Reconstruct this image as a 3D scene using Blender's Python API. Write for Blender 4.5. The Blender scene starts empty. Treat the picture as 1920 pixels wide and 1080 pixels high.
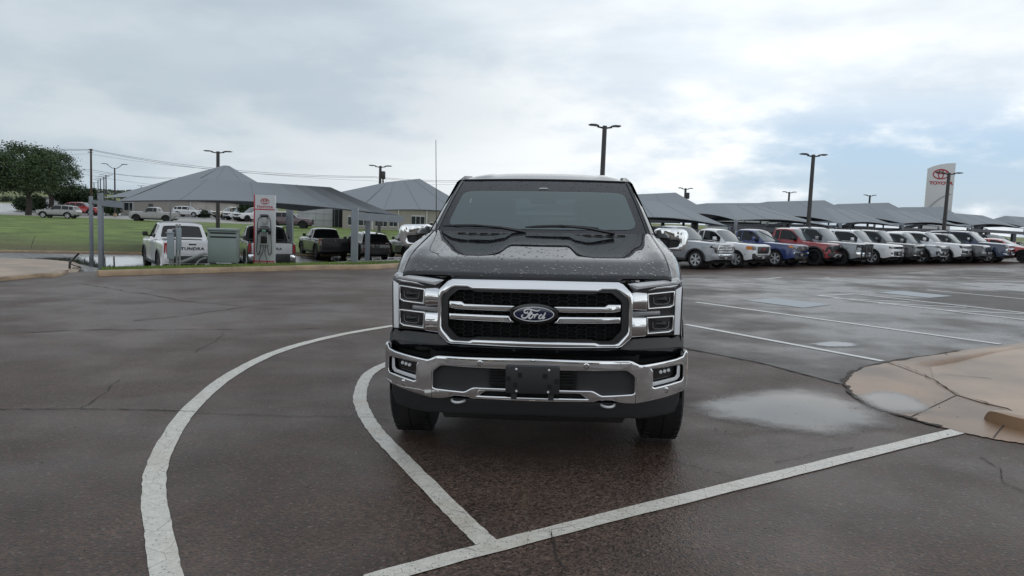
import bpy, bmesh, math, random
from mathutils import Vector, Matrix, noise
R = math.radians
rnd = random.Random(7)
S = bpy.context.scene
COL = S.collection

# ------------------------------------------------------------------ camera
FPX, PITCH, ROLL, CAMH = 1400.0, math.atan(132/1400.0), R(2.2), 1.68
_fw = Vector((0, math.cos(PITCH), -math.sin(PITCH))); _rt = Vector((1, 0, 0)); _up = _rt.cross(_fw)
RT = math.cos(ROLL)*_rt + math.sin(ROLL)*_up
UP = math.cos(ROLL)*_up - math.sin(ROLL)*_rt
FW = _fw
CAM = Vector((0, 0, CAMH))
cd = bpy.data.cameras.new('camera'); cam = bpy.data.objects.new('camera', cd); COL.objects.link(cam)
cd.sensor_width = 36; cd.lens = FPX/1920*36; cd.clip_end = 9000; cd.clip_start = .05
m = Matrix((RT, UP, -FW)).transposed().to_4x4(); m.translation = CAM
cam.matrix_world = m
S.camera = cam

# ------------------------------------------------------------------ sky and sun
SUN_EL, SUN_AZ = R(52), R(38)          # azimuth measured from +Y towards +X
w = bpy.data.worlds.new('World'); S.world = w; w.use_nodes = True
nt = w.node_tree; nt.nodes.clear()
def N(t, **k):
    n = nt.nodes.new(t)
    for a, b in k.items():
        if a.startswith('i_'): n.inputs[int(a[2:])].default_value = b
        else: setattr(n, a, b)
    return n
def L(a, b): nt.links.new(a, b)
def M(op, a, b=None, c=None, clamp=False):
    n = nt.nodes.new('ShaderNodeMath'); n.operation = op; n.use_clamp = clamp
    for i, v in enumerate((a, b, c)):
        if v is None: continue
        if hasattr(v, 'is_output') or hasattr(v, 'links'): L(v, n.inputs[i])
        else: n.inputs[i].default_value = v
    return n.outputs[0]
def SM(v, lo, hi, a=0., b=1.):
    n = nt.nodes.new('ShaderNodeMapRange'); n.interpolation_type = 'SMOOTHSTEP'
    L(v, n.inputs[0]); n.inputs[1].default_value = lo; n.inputs[2].default_value = hi
    n.inputs[3].default_value = a; n.inputs[4].default_value = b
    return n.outputs[0]
def MIX(f, a, b, mode='MIX'):
    n = nt.nodes.new('ShaderNodeMix'); n.data_type = 'RGBA'; n.blend_type = mode
    for s, v in ((n.inputs[0], f), (n.inputs[6], a), (n.inputs[7], b)):
        if hasattr(v, 'links'): L(v, s)
        else: s.default_value = v if not isinstance(v, tuple) else (v+(1,))[:4]
    return n.outputs[2]
sky = N('ShaderNodeTexSky', sky_type='NISHITA', sun_disc=False)
sky.sun_elevation = SUN_EL; sky.sun_rotation = SUN_AZ; sky.air_density = 1.0; sky.dust_density = 1.2
tc = N('ShaderNodeTexCoord'); sep = N('ShaderNodeSeparateXYZ'); L(tc.outputs['Generated'], sep.inputs[0])
dx, dy, dz = sep.outputs
zz = M('MAXIMUM', dz, 0.0)
den = M('ADD', zz, .10)
cmb = N('ShaderNodeCombineXYZ'); L(M('DIVIDE', dx, den), cmb.inputs[0]); L(M('DIVIDE', dy, den), cmb.inputs[1])
# flattened cloud deck, seen in perspective, and heaped clouds low over the horizon
n1 = N('ShaderNodeTexNoise'); n1.inputs['Scale'].default_value = .62; n1.inputs['Detail'].default_value = 8; n1.inputs['Roughness'].default_value = .52; n1.inputs['Distortion'].default_value = .35
mp = N('ShaderNodeMapping'); mp.inputs['Location'].default_value = (3.3, 8.1, 0); L(cmb.outputs[0], mp.inputs[0]); L(mp.outputs[0], n1.inputs['Vector'])
mp2 = N('ShaderNodeMapping'); mp2.inputs['Scale'].default_value = (1, 1, 2.6); mp2.inputs['Location'].default_value = (.37, .2, .52); L(tc.outputs['Generated'], mp2.inputs[0])
n2 = N('ShaderNodeTexNoise'); n2.inputs['Scale'].default_value = 3.6; n2.inputs['Detail'].default_value = 9; n2.inputs['Roughness'].default_value = .55; L(mp2.outputs[0], n2.inputs['Vector'])
n3 = N('ShaderNodeTexNoise'); n3.inputs['Scale'].default_value = 1.5; n3.inputs['Detail'].default_value = 3; L(mp2.outputs[0], n3.inputs['Vector'])
side = M('ADD', M('MULTIPLY', dx, .80), M('MULTIPLY', dy, .55))       # towards the veiled sun
rain = M('ADD', M('ADD', M('MULTIPLY', dx, -.74), M('MULTIPLY', dy, .62)), M('MULTIPLY', dz, .26))   # a grey rain cloud ahead on the left
bright = SM(rain, .98, .42)
# cloud radiance: thin bright cloud towards the sun, grey rain cloud away from it
deck = SM(n1.outputs[0], .33, .64)
lo = MIX(bright, (.385, .46, .53), (.60, .675, .75))
hi = MIX(bright, (.53, .605, .66), (.93, .97, 1.0))
c_deck = MIX(deck, lo, hi)
heap = SM(n2.outputs[0], .42, .61)
c_heap = MIX(heap, MIX(bright, (.43, .505, .565), (.58, .67, .76)), MIX(bright, (.56, .615, .65), (.95, .965, .965)))
low = SM(dz, .36, .10)
cloud = MIX(M('MULTIPLY', low, .72), c_deck, c_heap)
# breaks of blue low down on the sun's side
gap = M('MULTIPLY', M('MULTIPLY', SM(n2.outputs[0], .60, .46), SM(side, .60, .84)), SM(dz, .18, .09))
skyc = MIX(1.0, sky.outputs[0], (.085, .085, .085), 'MULTIPLY')
skyb = MIX(.6, skyc, (.29, .48, .72))
cloud = MIX(SM(dz, .22, .80), cloud, MIX(1.0, cloud, (.45, .48, .53), 'MULTIPLY'))      # the deck thickens overhead
col = MIX(M('MULTIPLY', gap, .92), cloud, skyb)
bg = N('ShaderNodeBackground'); bg.inputs[1].default_value = 1.0; L(col, bg.inputs[0])
wo = N('ShaderNodeOutputWorld'); L(bg.outputs[0], wo.inputs[0])
sd = bpy.data.lights.new('sun', 'SUN'); sd.energy = .55; sd.angle = R(170); sd.color = (1, .97, .92)
sun = bpy.data.objects.new('sun', sd); COL.objects.link(sun)
sun.rotation_euler = (Vector((math.sin(SUN_AZ)*math.cos(SUN_EL), math.cos(SUN_AZ)*math.cos(SUN_EL), math.sin(SUN_EL)))).to_track_quat('Z', 'Y').to_euler()
vs = S.view_settings; vs.view_transform = 'Standard'; vs.look = 'None'; vs.exposure = 0.22; vs.gamma = 1; vs.use_curve_mapping = False
try:
    S.cycles.max_bounces = 8; S.cycles.transparent_max_bounces = 16
except Exception: pass

# ------------------------------------------------------------------ lie of the land
def gz(x, y):
    s = -(x+9.4)*.803+(y-17.4)*.597            # distance behind the left kerb
    k = min(1, max(0, (s-2.9)/4.0)); k = k*k*(3-2*k)
    j = min(1, max(0, (y-22)/8)); j = j*j*(3-2*j); h = min(1, max(0, (x+4)/6)); k = k*(1-h)+j*h
    return .28*math.tanh(.0222*(x-.17)/.28) - 1.1*k*math.exp(-((x+11)**2+(y-45)**2)/800.)
def ray(px, py): return (FW*FPX + RT*(px-960) + UP*(540-py)).normalized()
def G(px, py, dz=0.):
    d = ray(px, py); t = (CAMH)/max(-d.z, 1e-4); z = 0
    for i in range(60):
        p = CAM + d*t
        t = .5*t + .5*(CAMH-(gz(p.x, p.y)+dz))/max(-d.z, 1e-4)
    p = CAM + d*t
    return Vector((p.x, p.y, gz(p.x, p.y)+dz))
def at(px, py, Y):
    d = ray(px, py); return CAM + d*(Y/d.y)

# ------------------------------------------------------------------ helpers
MATS = {}
def newmat(name):
    m = bpy.data.materials.new(name); m.use_nodes = True; MATS[name] = m
    return m, m.node_tree, m.node_tree.nodes['Principled BSDF']
def mat(name, col=(.5, .5, .5), rough=.5, metal=0., coat=0., spec=.5, emit=None, es=0., var=0., vs=6., bump=0., bs=60., alpha=1., ior=None, coatr=.03):
    if name in MATS: return MATS[name]
    m, t, b = newmat(name)
    b.inputs['Base Color'].default_value = (*col, 1); b.inputs['Roughness'].default_value = rough
    b.inputs['Metallic'].default_value = metal; b.inputs['Coat Weight'].default_value = coat; b.inputs['Coat Roughness'].default_value = coatr
    b.inputs['Specular IOR Level'].default_value = spec
    if ior: b.inputs['IOR'].default_value = ior
    if emit: b.inputs['Emission Color'].default_value = (*emit, 1); b.inputs['Emission Strength'].default_value = es
    if alpha < 1: b.inputs['Alpha'].default_value = alpha
    if var or bump:
        g = t.nodes.new('ShaderNodeNewGeometry')
    if var:
        n = t.nodes.new('ShaderNodeTexNoise'); n.inputs['Scale'].default_value = vs; n.inputs['Detail'].default_value = 6
        t.links.new(g.outputs['Position'], n.inputs['Vector'])
        r = t.nodes.new('ShaderNodeMapRange'); r.inputs[1].default_value = .3; r.inputs[2].default_value = .7; r.inputs[3].default_value = 1-var; r.inputs[4].default_value = 1+var
        t.links.new(n.outputs[0], r.inputs[0])
        x = t.nodes.new('ShaderNodeMix'); x.data_type = 'RGBA'; x.blend_type = 'MULTIPLY'; x.inputs[0].default_value = 1
        x.inputs[6].default_value = (*col, 1); t.links.new(r.outputs[0], x.inputs[7]); t.links.new(x.outputs[2], b.inputs['Base Color'])
    if bump:
        n = t.nodes.new('ShaderNodeTexNoise'); n.inputs['Scale'].default_value = bs; n.inputs['Detail'].default_value = 5
        t.links.new(g.outputs['Position'], n.inputs['Vector'])
        u = t.nodes.new('ShaderNodeBump'); u.inputs['Strength'].default_value = bump; u.inputs['Distance'].default_value = .01
        t.links.new(n.outputs[0], u.inputs['Height']); t.links.new(u.outputs[0], b.inputs['Normal'])
    return m
def tag(o, label=None, cat=None, group=None, kind=None):
    if label: o['label'] = label
    if cat: o['category'] = cat
    if group: o['group'] = group
    if kind: o['kind'] = kind
    return o
def empty(name, loc=(0, 0, 0), rz=0., parent=None):
    o = bpy.data.objects.new(name, None); COL.objects.link(o); o.location = loc; o.rotation_euler = (0, 0, rz)
    o.empty_display_size = .2
    if parent: o.parent = parent
    return o
def finish(bm, name, smooth=True, ang=38):
    bmesh.ops.recalc_face_normals(bm, faces=bm.faces)
    me = bpy.data.meshes.new(name); bm.to_mesh(me); bm.free()
    if smooth:
        for p in me.polygons: p.use_smooth = True
        me.set_sharp_from_angle(angle=R(ang))
    return me
def obj(name, bm, mt, parent=None, smooth=True, ang=38, loc=None, rot=None):
    me = bm if isinstance(bm, bpy.types.Mesh) else finish(bm, name, smooth, ang)
    if mt is not None and not me.materials: me.materials.append(MATS[mt] if isinstance(mt, str) else mt)
    o = bpy.data.objects.new(name, me); COL.objects.link(o)
    if parent: o.parent = parent
    if loc is not None: o.location = loc
    if rot is not None: o.rotation_euler = rot
    return o
def nb(): return bmesh.new()
def box(bm, x0, x1, y0, y1, z0, z1, bev=0., mx=None):
    r = bmesh.ops.create_cube(bm, size=1)
    vs = r['verts']
    bmesh.ops.scale(bm, vec=(x1-x0, y1-y0, z1-z0), verts=vs); bmesh.ops.translate(bm, vec=((x0+x1)/2, (y0+y1)/2, (z0+z1)/2), verts=vs)
    if bev:
        es = list({e for v in vs for e in v.link_edges})
        b = bmesh.ops.bevel(bm, geom=es, offset=bev, segments=2, affect='EDGES', profile=.5); vs = list({v for f in b['faces'] for v in f.verts} | {v for v in vs if v.is_valid})
    if mx is not None: bmesh.ops.transform(bm, matrix=mx, verts=vs)
    return bm
def tube(bm, pts, r, seg=6, cap=True, r2=None):
    pts = [Vector(p) for p in pts]; n = len(pts); rings = []
    nrm = None
    for i, p in enumerate(pts):
        t = (pts[min(i+1, n-1)]-pts[max(i-1, 0)]).normalized()
        if nrm is None:
            a = Vector((0, 0, 1)) if abs(t.z) < .9 else Vector((1, 0, 0)); nrm = t.cross(a).normalized()
        else:
            nrm = (nrm - t*nrm.dot(t)).normalized()
        bi = t.cross(nrm)
        rr = (r[i] if isinstance(r, (list, tuple)) else r); r3 = (r2 if r2 else rr)
        rings.append([bm.verts.new(p + nrm*math.cos(2*math.pi*k/seg)*rr + bi*math.sin(2*math.pi*k/seg)*r3) for k in range(seg)])
    for a, b in zip(rings, rings[1:]):
        for k in range(seg): bm.faces.new((a[k], a[(k+1) % seg], b[(k+1) % seg], b[k]))
    if cap: bm.faces.new(rings[0]); bm.faces.new(rings[-1])
    return bm
def lathe(bm, prof, seg=24, axis='x', c=(0, 0, 0), cap=True):
    """prof: (radius, height along axis)"""
    rings = []
    for r, h in prof:
        ring = []
        for k in range(seg):
            a = 2*math.pi*k/seg; u, v = r*math.cos(a), r*math.sin(a)
            p = {'x': (h, u, v), 'y': (u, h, v), 'z': (u, v, h)}[axis]
            ring.append(bm.verts.new((p[0]+c[0], p[1]+c[1], p[2]+c[2])))
        rings.append(ring)
    for a, b in zip(rings, rings[1:]):
        for k in range(seg): bm.faces.new((a[k], a[(k+1) % seg], b[(k+1) % seg], b[k]))
    for rg in ((rings[0], rings[-1]) if cap else ()):
        try: bm.faces.new(rg)
        except ValueError: pass
    return bm
def loft(bm, secs, close=False, caps=(False, False)):
    rs = [[bm.verts.new(p) for p in s] for s in secs]
    for a, b in zip(rs, rs[1:]):
        n = len(a)
        for k in range(n if close else n-1):
            bm.faces.new((a[k], a[(k+1) % n], b[(k+1) % n], b[k]))
    if caps[0]: bm.faces.new(rs[0])
    if caps[1]: bm.faces.new(rs[-1])
    return bm
def grid(bm, fn, us, vs):
    rows = [[bm.verts.new(fn(u, v)) for u in us] for v in vs]
    for a, b in zip(rows, rows[1:]):
        for k in range(len(us)-1): bm.faces.new((a[k], a[k+1], b[k+1], b[k]))
    return bm
def lin(a, b, n): return [a+(b-a)*i/(n-1) for i in range(n)]
def interp(x, tab):
    if x <= tab[0][0]: return tab[0][1]
    for (a, b), (c, d) in zip(tab, tab[1:]):
        if x <= c: return b+(d-b)*(x-a)/(c-a)
    return tab[-1][1]
def sst(a, b, x):
    t = min(1, max(0, (x-a)/(b-a))); return t*t*(3-2*t)
def bisect_grid(bm, axis, step):
    c = [v.co[axis] for v in bm.verts]
    if not c: return
    lo, hi = min(c), max(c); k = math.ceil(lo/step)
    n = Vector((0, 0, 0)); n[axis] = 1
    while k*step < hi:
        p = Vector((0, 0, 0)); p[axis] = k*step
        bmesh.ops.bisect_plane(bm, geom=bm.verts[:]+bm.edges[:]+bm.faces[:], plane_co=p, plane_no=n, dist=1e-6); k += 1
def plate(outline, thick=.03, bev=0., dfn=None, holes=(), step=.06, zstep=None, seg=2, bm=None):
    """panel in the x-z plane facing -y, rounded front edge, laid onto the surface y = dfn(x, z)"""
    b = nb(); es = []
    for lp in [outline]+list(holes):
        vs = [b.verts.new((x, thick, z)) for x, z in lp]
        es += [b.edges.new((vs[i], vs[(i+1) % len(vs)])) for i in range(len(vs))]
    bmesh.ops.triangle_fill(b, use_beauty=True, use_dissolve=False, edges=es, normal=(0, -1, 0))
    fs = b.faces[:]
    r = bmesh.ops.extrude_face_region(b, geom=fs)
    nf = [g for g in r['geom'] if isinstance(g, bmesh.types.BMFace)]; nv = [g for g in r['geom'] if isinstance(g, bmesh.types.BMVert)]
    bmesh.ops.translate(b, vec=(0, -thick, 0), verts=nv)
    bmesh.ops.recalc_face_normals(b, faces=b.faces)
    if bev:
        s = set(nf); be = [e for e in {e for f in nf for e in f.edges} if sum(f in s for f in e.link_faces) == 1]
        bmesh.ops.bevel(b, geom=be, offset=bev, segments=seg, affect='EDGES', profile=.5, clamp_overlap=True)
    if dfn:
        if step: bisect_grid(b, 0, step)
        if zstep: bisect_grid(b, 2, zstep)
        for v in b.verts: v.co.y += dfn(v.co.x, v.co.z)
    if bm is not None:
        me = bpy.data.meshes.new('t'); b.to_mesh(me); b.free(); bm.from_mesh(me); bpy.data.meshes.remove(me); return bm
    return b
def mir(pts): return list(pts)+[(-x, z) for x, z in reversed(pts) if abs(x) > 1e-6]
def sx(pts, s): return [(x*s, z) for x, z in pts]
def text_mesh(s, size, ext=.004, spacing=1.0, bevel=0., sxk=1.0):
    c = bpy.data.curves.new('t', 'FONT'); c.body = s; c.size = size; c.extrude = ext; c.align_x = 'CENTER'; c.align_y = 'CENTER'; c.space_character = spacing
    c.offset = bevel
    o = bpy.data.objects.new('t', c); COL.objects.link(o)
    bpy.context.view_layer.update()
    me = bpy.data.meshes.new_from_object(o.evaluated_get(bpy.context.evaluated_depsgraph_get()))
    bpy.data.objects.remove(o); bpy.data.curves.remove(c)
    for v in me.vertices: v.co.x *= sxk
    me.materials.clear()
    return me
def sheet(name, poly, off, mt, parent=None, step=1.0, hole=None, kind='structure', zf=None):
    """ground sheet: polygon (world xy) laid on the land"""
    b = nb(); vs = [b.verts.new((p[0], p[1], 0)) for p in poly]
    es = [b.edges.new((vs[i], vs[(i+1) % len(vs)])) for i in range(len(vs))]
    bmesh.ops.triangle_fill(b, use_beauty=True, use_dissolve=False, edges=es, normal=(0, 0, 1))
    bisect_grid(b, 0, step); bisect_grid(b, 1, step)
    for v in b.verts: v.co.z = gz(v.co.x, v.co.y)+off+(zf(v.co.x, v.co.y) if zf else 0)
    o = obj(name, b, mt, parent, smooth=True, ang=60)
    if o.data.polygons and o.data.polygons[0].normal.z < 0: o.data.flip_normals()
    if kind and not parent: o['kind'] = kind
    return o
def smooth_path(pts, n=8):
    """Catmull-Rom through 2-D or 3-D points"""
    P = [Vector(p) for p in pts]; P = [P[0]*2-P[1]]+P+[P[-1]*2-P[-2]]; out = []
    for i in range(1, len(P)-2):
        a, b, c, d = P[i-1:i+3]
        for k in range(n):
            t = k/n
            out.append(.5*((2*b)+(c-a)*t+(2*a-5*b+4*c-d)*t*t+(3*b-a-3*c+d)*t**3))
    out.append(P[-2]); return out
def strip(name, pts, width, off, mt, parent=None, ends=None, jit=0., n=8, seed=1):
    """painted stripe of given width along ground points"""
    rr = random.Random(seed)
    P = smooth_path([(p[0], p[1]) for p in pts], n) if n > 1 else [Vector((p[0], p[1])) for p in pts]
    b = nb(); prev = None
    for i, p in enumerate(P):
        t = (P[min(i+1, len(P)-1)]-P[max(i-1, 0)]).normalized(); nn = Vector((-t.y, t.x))
        wv = width[min(i*len(width)//len(P), len(width)-1)] if isinstance(width, (list, tuple)) else width
        row = []
        for s in (-.5, 0, .5):
            q = p+nn*(wv*s+rr.uniform(-jit, jit)); row.append(b.verts.new((q.x, q.y, gz(q.x, q.y)+off)))
        if prev:
            for k in range(2): b.faces.new((prev[k], prev[k+1], row[k+1], row[k]))
        prev = row
    o = obj(name, b, mt, parent, smooth=True)
    if o.data.polygons[0].normal.z < 0: o.data.flip_normals()
    return o

# ------------------------------------------------------------------ ground materials
def asphalt(name, c1, c2, wet=.5, rr=(.16, .50), scale=95.):
    m, t, b = newmat(name); n = t.nodes; l = t.links
    g = n.new('ShaderNodeNewGeometry')
    def noi(s, d=6, r=.55):
        k = n.new('ShaderNodeTexNoise'); k.inputs['Scale'].default_value = s; k.inputs['Detail'].default_value = d; k.inputs['Roughness'].default_value = r; l.new(g.outputs['Position'], k.inputs['Vector']); return k.outputs[0]
    def mr(v, a, b_, c, d):
        k = n.new('ShaderNodeMapRange'); l.new(v, k.inputs[0])
        for i, q in enumerate((a, b_, c, d)): k.inputs[i+1].default_value = q
        return k.outputs[0]
    def mul(a, b_, op='MULTIPLY'):
        k = n.new('ShaderNodeMath'); k.operation = op
        for i, q in enumerate((a, b_)):
            if isinstance(q, (int, float)): k.inputs[i].default_value = q
            else: l.new(q, k.inputs[i])
        return k.outputs[0]
    def mix(f, a, b_, mode='MIX'):
        k = n.new('ShaderNodeMix'); k.data_type = 'RGBA'; k.blend_type = mode
        for s, q in ((k.inputs[0], f), (k.inputs[6], a), (k.inputs[7], b_)):
            if isinstance(q, tuple): s.default_value = (*q, 1)
            elif isinstance(q, (int, float)): s.default_value = q
            else: l.new(q, s)
        return k.outputs[2]
    big = noi(.33, 5); mid = noi(2.1, 6); fine = noi(38, 4, .7)
    v = n.new('ShaderNodeTexVoronoi'); v.inputs['Scale'].default_value = scale; l.new(g.outputs['Position'], v.inputs['Vector'])
    sepc = n.new('ShaderNodeSeparateColor'); l.new(v.outputs['Color'], sepc.inputs[0])
    st = sepc.outputs[0]; st2 = sepc.outputs[1]
    base = mix(mr(big, .35, .65, 0, 1), c1, c2)
    base = mix(1.0, base, mr(mid, .3, .7, .78, 1.2), 'MULTIPLY')
    base = mix(1.0, base, mr(fine, .25, .75, .62, 1.38), 'MULTIPLY')
    base = mix(1.0, base, mr(st, 0, 1, .36, 1.70), 'MULTIPLY')
    base = mix(mr(st2, .93, 1.0, 0, .45), base, (.23, .20, .175))       # pale stones in the mix
    base = mix(mr(sepc.outputs[2], .90, 1.0, 0, .6), base, (.105, .058, .045))  # reddish stones
    base = mix(1.0, base, mr(noi(.75, 7, .6), .60, .72, 1.0, .70), 'MULTIPLY')     # old oil and traffic stains
    base = mix(1.0, base, mr(noi(7.5, 3, .5), .66, .74, 1.0, .72), 'MULTIPLY')     # drips
    l.new(base, b.inputs['Base Color'])
    w1 = noi(.21, 4); w2 = noi(1.1, 5)
    wetm = mr(mul(mul(w1, 1.3), mul(w2, .7), 'ADD'), .86, 1.12, 0, 1)
    rough = mix(mul(wetm, wet), (rr[1],)*3, (rr[0],)*3)
    rgh = n.new('ShaderNodeMath'); rgh.operation = 'ADD'; l.new(rough, rgh.inputs[0]); l.new(mr(st, 0, 1, -.08, .08), rgh.inputs[1])
    l.new(rgh.outputs[0], b.inputs['Roughness'])
    b.inputs['Specular IOR Level'].default_value = .38
    bp = n.new('ShaderNodeBump'); bp.inputs['Distance'].default_value = .006
    h = mul(mul(v.outputs['Distance'], .9), mul(fine, .5), 'ADD'); l.new(h, bp.inputs['Height'])
    l.new(mr(wetm, 0, 1, .75, .45), bp.inputs['Strength'])
    l.new(bp.outputs[0], b.inputs['Normal'])
    return m
asphalt('asphalt', (.057, .0355, .0258), (.083, .0545, .0405), wet=.55, rr=(.30, .62), scale=72.)
asphalt('asphalt_grey', (.066, .058, .052), (.086, .077, .068), wet=.8, rr=(.22, .60))
asphalt('asphalt_wet', (.040, .040, .042), (.060, .058, .057), wet=1.1, rr=(.10, .34))
def paintmat(name, col, wear=.5, stain=(.42, .33, .22)):
    m, t, b = newmat(name); n = t.nodes; l = t.links
    g = n.new('ShaderNodeNewGeometry')
    def noi(s, d):
        k = n.new('ShaderNodeTexNoise'); k.inputs['Scale'].default_value = s; k.inputs['Detail'].default_value = d; k.inputs['Roughness'].default_value = .65; l.new(g.outputs['Position'], k.inputs['Vector']); return k.outputs[0]
    def ramp(v, a, b_):
        k = n.new('ShaderNodeMapRange'); k.inputs[1].default_value = a; k.inputs[2].default_value = b_; l.new(v, k.inputs[0]); return k.outputs[0]
    def mix(f, a, b_):
        k = n.new('ShaderNodeMix'); k.data_type = 'RGBA'
        for s, q in ((k.inputs[0], f), (k.inputs[6], a), (k.inputs[7], b_)):
            if isinstance(q, tuple): s.default_value = (*q, 1)
            else: l.new(q, s)
        return k.outputs[2]
    c = mix(ramp(noi(1.7, 4), .52, .80), col, stain)
    c = mix(ramp(noi(22, 6), .35, .75), c, tuple(x*.72 for x in col))
    wv = n.new('ShaderNodeTexVoronoi'); wv.feature = 'DISTANCE_TO_EDGE'; wv.inputs['Scale'].default_value = 5.5
    l.new(g.outputs['Position'], wv.inputs['Vector'])
    c = mix(ramp(wv.outputs['Distance'], .012, .003), c, (.36, .33, .29))
    c = mix(ramp(noi(70, 5), .70-wear*.12, .74-wear*.12), c, (.05, .045, .042))
    l.new(c, b.inputs['Base Color']); b.inputs['Roughness'].default_value = .42
    bp = n.new('ShaderNodeBump'); bp.inputs['Strength'].default_value = .5; bp.inputs['Distance'].default_value = .004; l.new(noi(120, 4), bp.inputs['Height']); l.new(bp.outputs[0], b.inputs['Normal'])
    return m
paintmat('white_paint', (.72, .69, .61), .8)
paintmat('white_paint_far', (.72, .72, .70), .0, (.6, .58, .52))
paintmat('blue_paint', (.27, .32, .36), .5, (.15, .17, .19))
mat('concrete_tan', (.25, .152, .088), .40, var=.5, vs=1.0, bump=.35, bs=45)
mat('concrete_pink', (.315, .205, .125), .40, var=.42, vs=.8, bump=.3, bs=30)
mat('kerb', (.30, .21, .125), .5, var=.32, vs=2.2, bump=.4, bs=35)
mat('crack', (.017, .013, .011), .8)
mat('grass', (.132, .190, .038), .85, var=.38, vs=.55, bump=1.0, bs=18)
m_ = MATS['grass']; t_ = m_.node_tree; bs_ = t_.nodes['Principled BSDF']; src_ = bs_.inputs['Base Color'].links[0].from_socket
ge_ = t_.nodes.new('ShaderNodeNewGeometry'); no_ = t_.nodes.new('ShaderNodeTexNoise'); no_.inputs['Scale'].default_value = .35; no_.inputs['Detail'].default_value = 7; no_.inputs['Roughness'].default_value = .7; t_.links.new(ge_.outputs['Position'], no_.inputs['Vector'])
vm_ = t_.nodes.new('ShaderNodeVectorMath'); vm_.operation = 'DOT_PRODUCT'; vm_.inputs[1].default_value = (-.12, .99, 0); t_.links.new(ge_.outputs['Position'], vm_.inputs[0])
ma_ = t_.nodes.new('ShaderNodeMath'); ma_.operation = 'MULTIPLY_ADD'; ma_.inputs[1].default_value = 16; t_.links.new(no_.outputs[0], ma_.inputs[0]); t_.links.new(vm_.outputs['Value'], ma_.inputs[2])
ra_ = t_.nodes.new('ShaderNodeValToRGB'); mr0_ = t_.nodes.new('ShaderNodeMapRange'); mr0_.inputs[1].default_value = 38; mr0_.inputs[2].default_value = 68; t_.links.new(ma_.outputs[0], mr0_.inputs[0]); t_.links.new(mr0_.outputs[0], ra_.inputs[0])
el_ = ra_.color_ramp.elements; el_[0].position = .18; el_[0].color = (0, 0, 0, 1); el_[1].position = .85; el_[1].color = (0, 0, 0, 1); e3_ = el_.new(.42); e3_.color = (1, 1, 1, 1)
mg_ = t_.nodes.new('ShaderNodeMix'); mg_.data_type = 'RGBA'; t_.links.new(ra_.outputs[0], mg_.inputs[0]); t_.links.new(src_, mg_.inputs[6]); mg_.inputs[7].default_value = (.105, .092, .034, 1); t_.links.new(mg_.outputs[2], bs_.inputs['Base Color'])
mat('grass_blade', (.135, .192, .040), .8, var=.4, vs=.55)
mat('field', (.17, .19, .065), .9, var=.3, vs=.05)
mat('road', (.23, .205, .175), .42, var=.18, vs=.5)
mat('mountain', (.10, .16, .25), .95)  # blue of the hazy distance put into the base colour
m_, t_, b_ = newmat('puddle_water')
b_.inputs['Base Color'].default_value = (.022, .020, .019, 1); b_.inputs['Roughness'].default_value = .025; b_.inputs['IOR'].default_value = 1.4; b_.inputs['Specular IOR Level'].default_value = .6
at_ = t_.nodes.new('ShaderNodeAttribute'); at_.attribute_name = 'depth'
g_ = t_.nodes.new('ShaderNodeNewGeometry'); no_ = t_.nodes.new('ShaderNodeTexNoise'); no_.inputs['Scale'].default_value = 3.2; no_.inputs['Detail'].default_value = 10; no_.inputs['Roughness'].default_value = .7
t_.links.new(g_.outputs['Position'], no_.inputs['Vector'])
ad_ = t_.nodes.new('ShaderNodeMath'); ad_.operation = 'ADD'; t_.links.new(at_.outputs['Fac'], ad_.inputs[0]); t_.links.new(no_.outputs[0], ad_.inputs[1])
mr_ = t_.nodes.new('ShaderNodeMapRange'); mr_.interpolation_type = 'SMOOTHSTEP'; mr_.inputs[1].default_value = .55; mr_.inputs[2].default_value = 1.42; mr_.inputs[4].default_value = .9; t_.links.new(ad_.outputs[0], mr_.inputs[0]); t_.links.new(mr_.outputs[0], b_.inputs['Alpha'])

# ------------------------------------------------------------------ land, lot, verge, road
def nonuni(near, far, step, k=1.28):
    a = [0.]; s = step
    while a[-1] < far:
        a.append(a[-1]+s)
        if a[-1] > near: s *= k
    return a
ax = nonuni(60, 5000, 4); xs = [-v for v in reversed(ax[1:])]+ax
ys = [v-60 for v in nonuni(200, 6000, 5)]
def landz(x, y): return gz(x, y)-.10 + 9.0*sst(290, 800, y)*sst(-20, -230, x) + 1.6*sst(240, 700, y)*sst(160, -90, x)
b = nb(); grid(b, lambda x, y: (x, y, landz(x, y)), xs, ys)
tag(obj('ground', b, 'field', ang=80), 'flat grassy land reaching to the horizon', 'ground', kind='structure')
lot = sheet('parking_lot', [(-70, -30), (120, -30), (120, 122), (-70, 122)], 0, 'asphalt', step=2.0)
tag(lot, 'wet brown asphalt parking lot under the black pickup', 'parking lot')
U = Vector((.667, -.745)); V = Vector((.745, .667))       # stall direction, row direction
# newer grey paving under the stalls on the right of the seam
g = [G(1285, 653), G(1430, 681), G(1572, 719), G(1602, 726), G(1700, 712), G(1925, 672)]
gp = [(p.x, p.y) for p in g]+[(40, 6), (75, 30), (56, 62), (34, 47), (9, 26), (1.5, 20)]
sp = sheet('stall_paving', gp, .004, 'asphalt_grey', step=1.5); tag(sp, 'greyer newer asphalt under the parking stalls beyond the seam', 'paving')
# paved area under the shade canopies on the left, wet
def GX(*ps): return [(G(*p).x, G(*p).y) for p in ps]
cl = GX((-160, 484), (-20, 483), (150, 500), (190, 510), (400, 505), (750, 495), (930, 490), (930, 474), (760, 477), (275, 474), (0, 470), (-160, 466))
clo = sheet('canopy_lot', cl, .006, 'asphalt_wet', step=1.5); tag(clo, 'rain soaked asphalt under the left shade canopy', 'parking lot')
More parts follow.
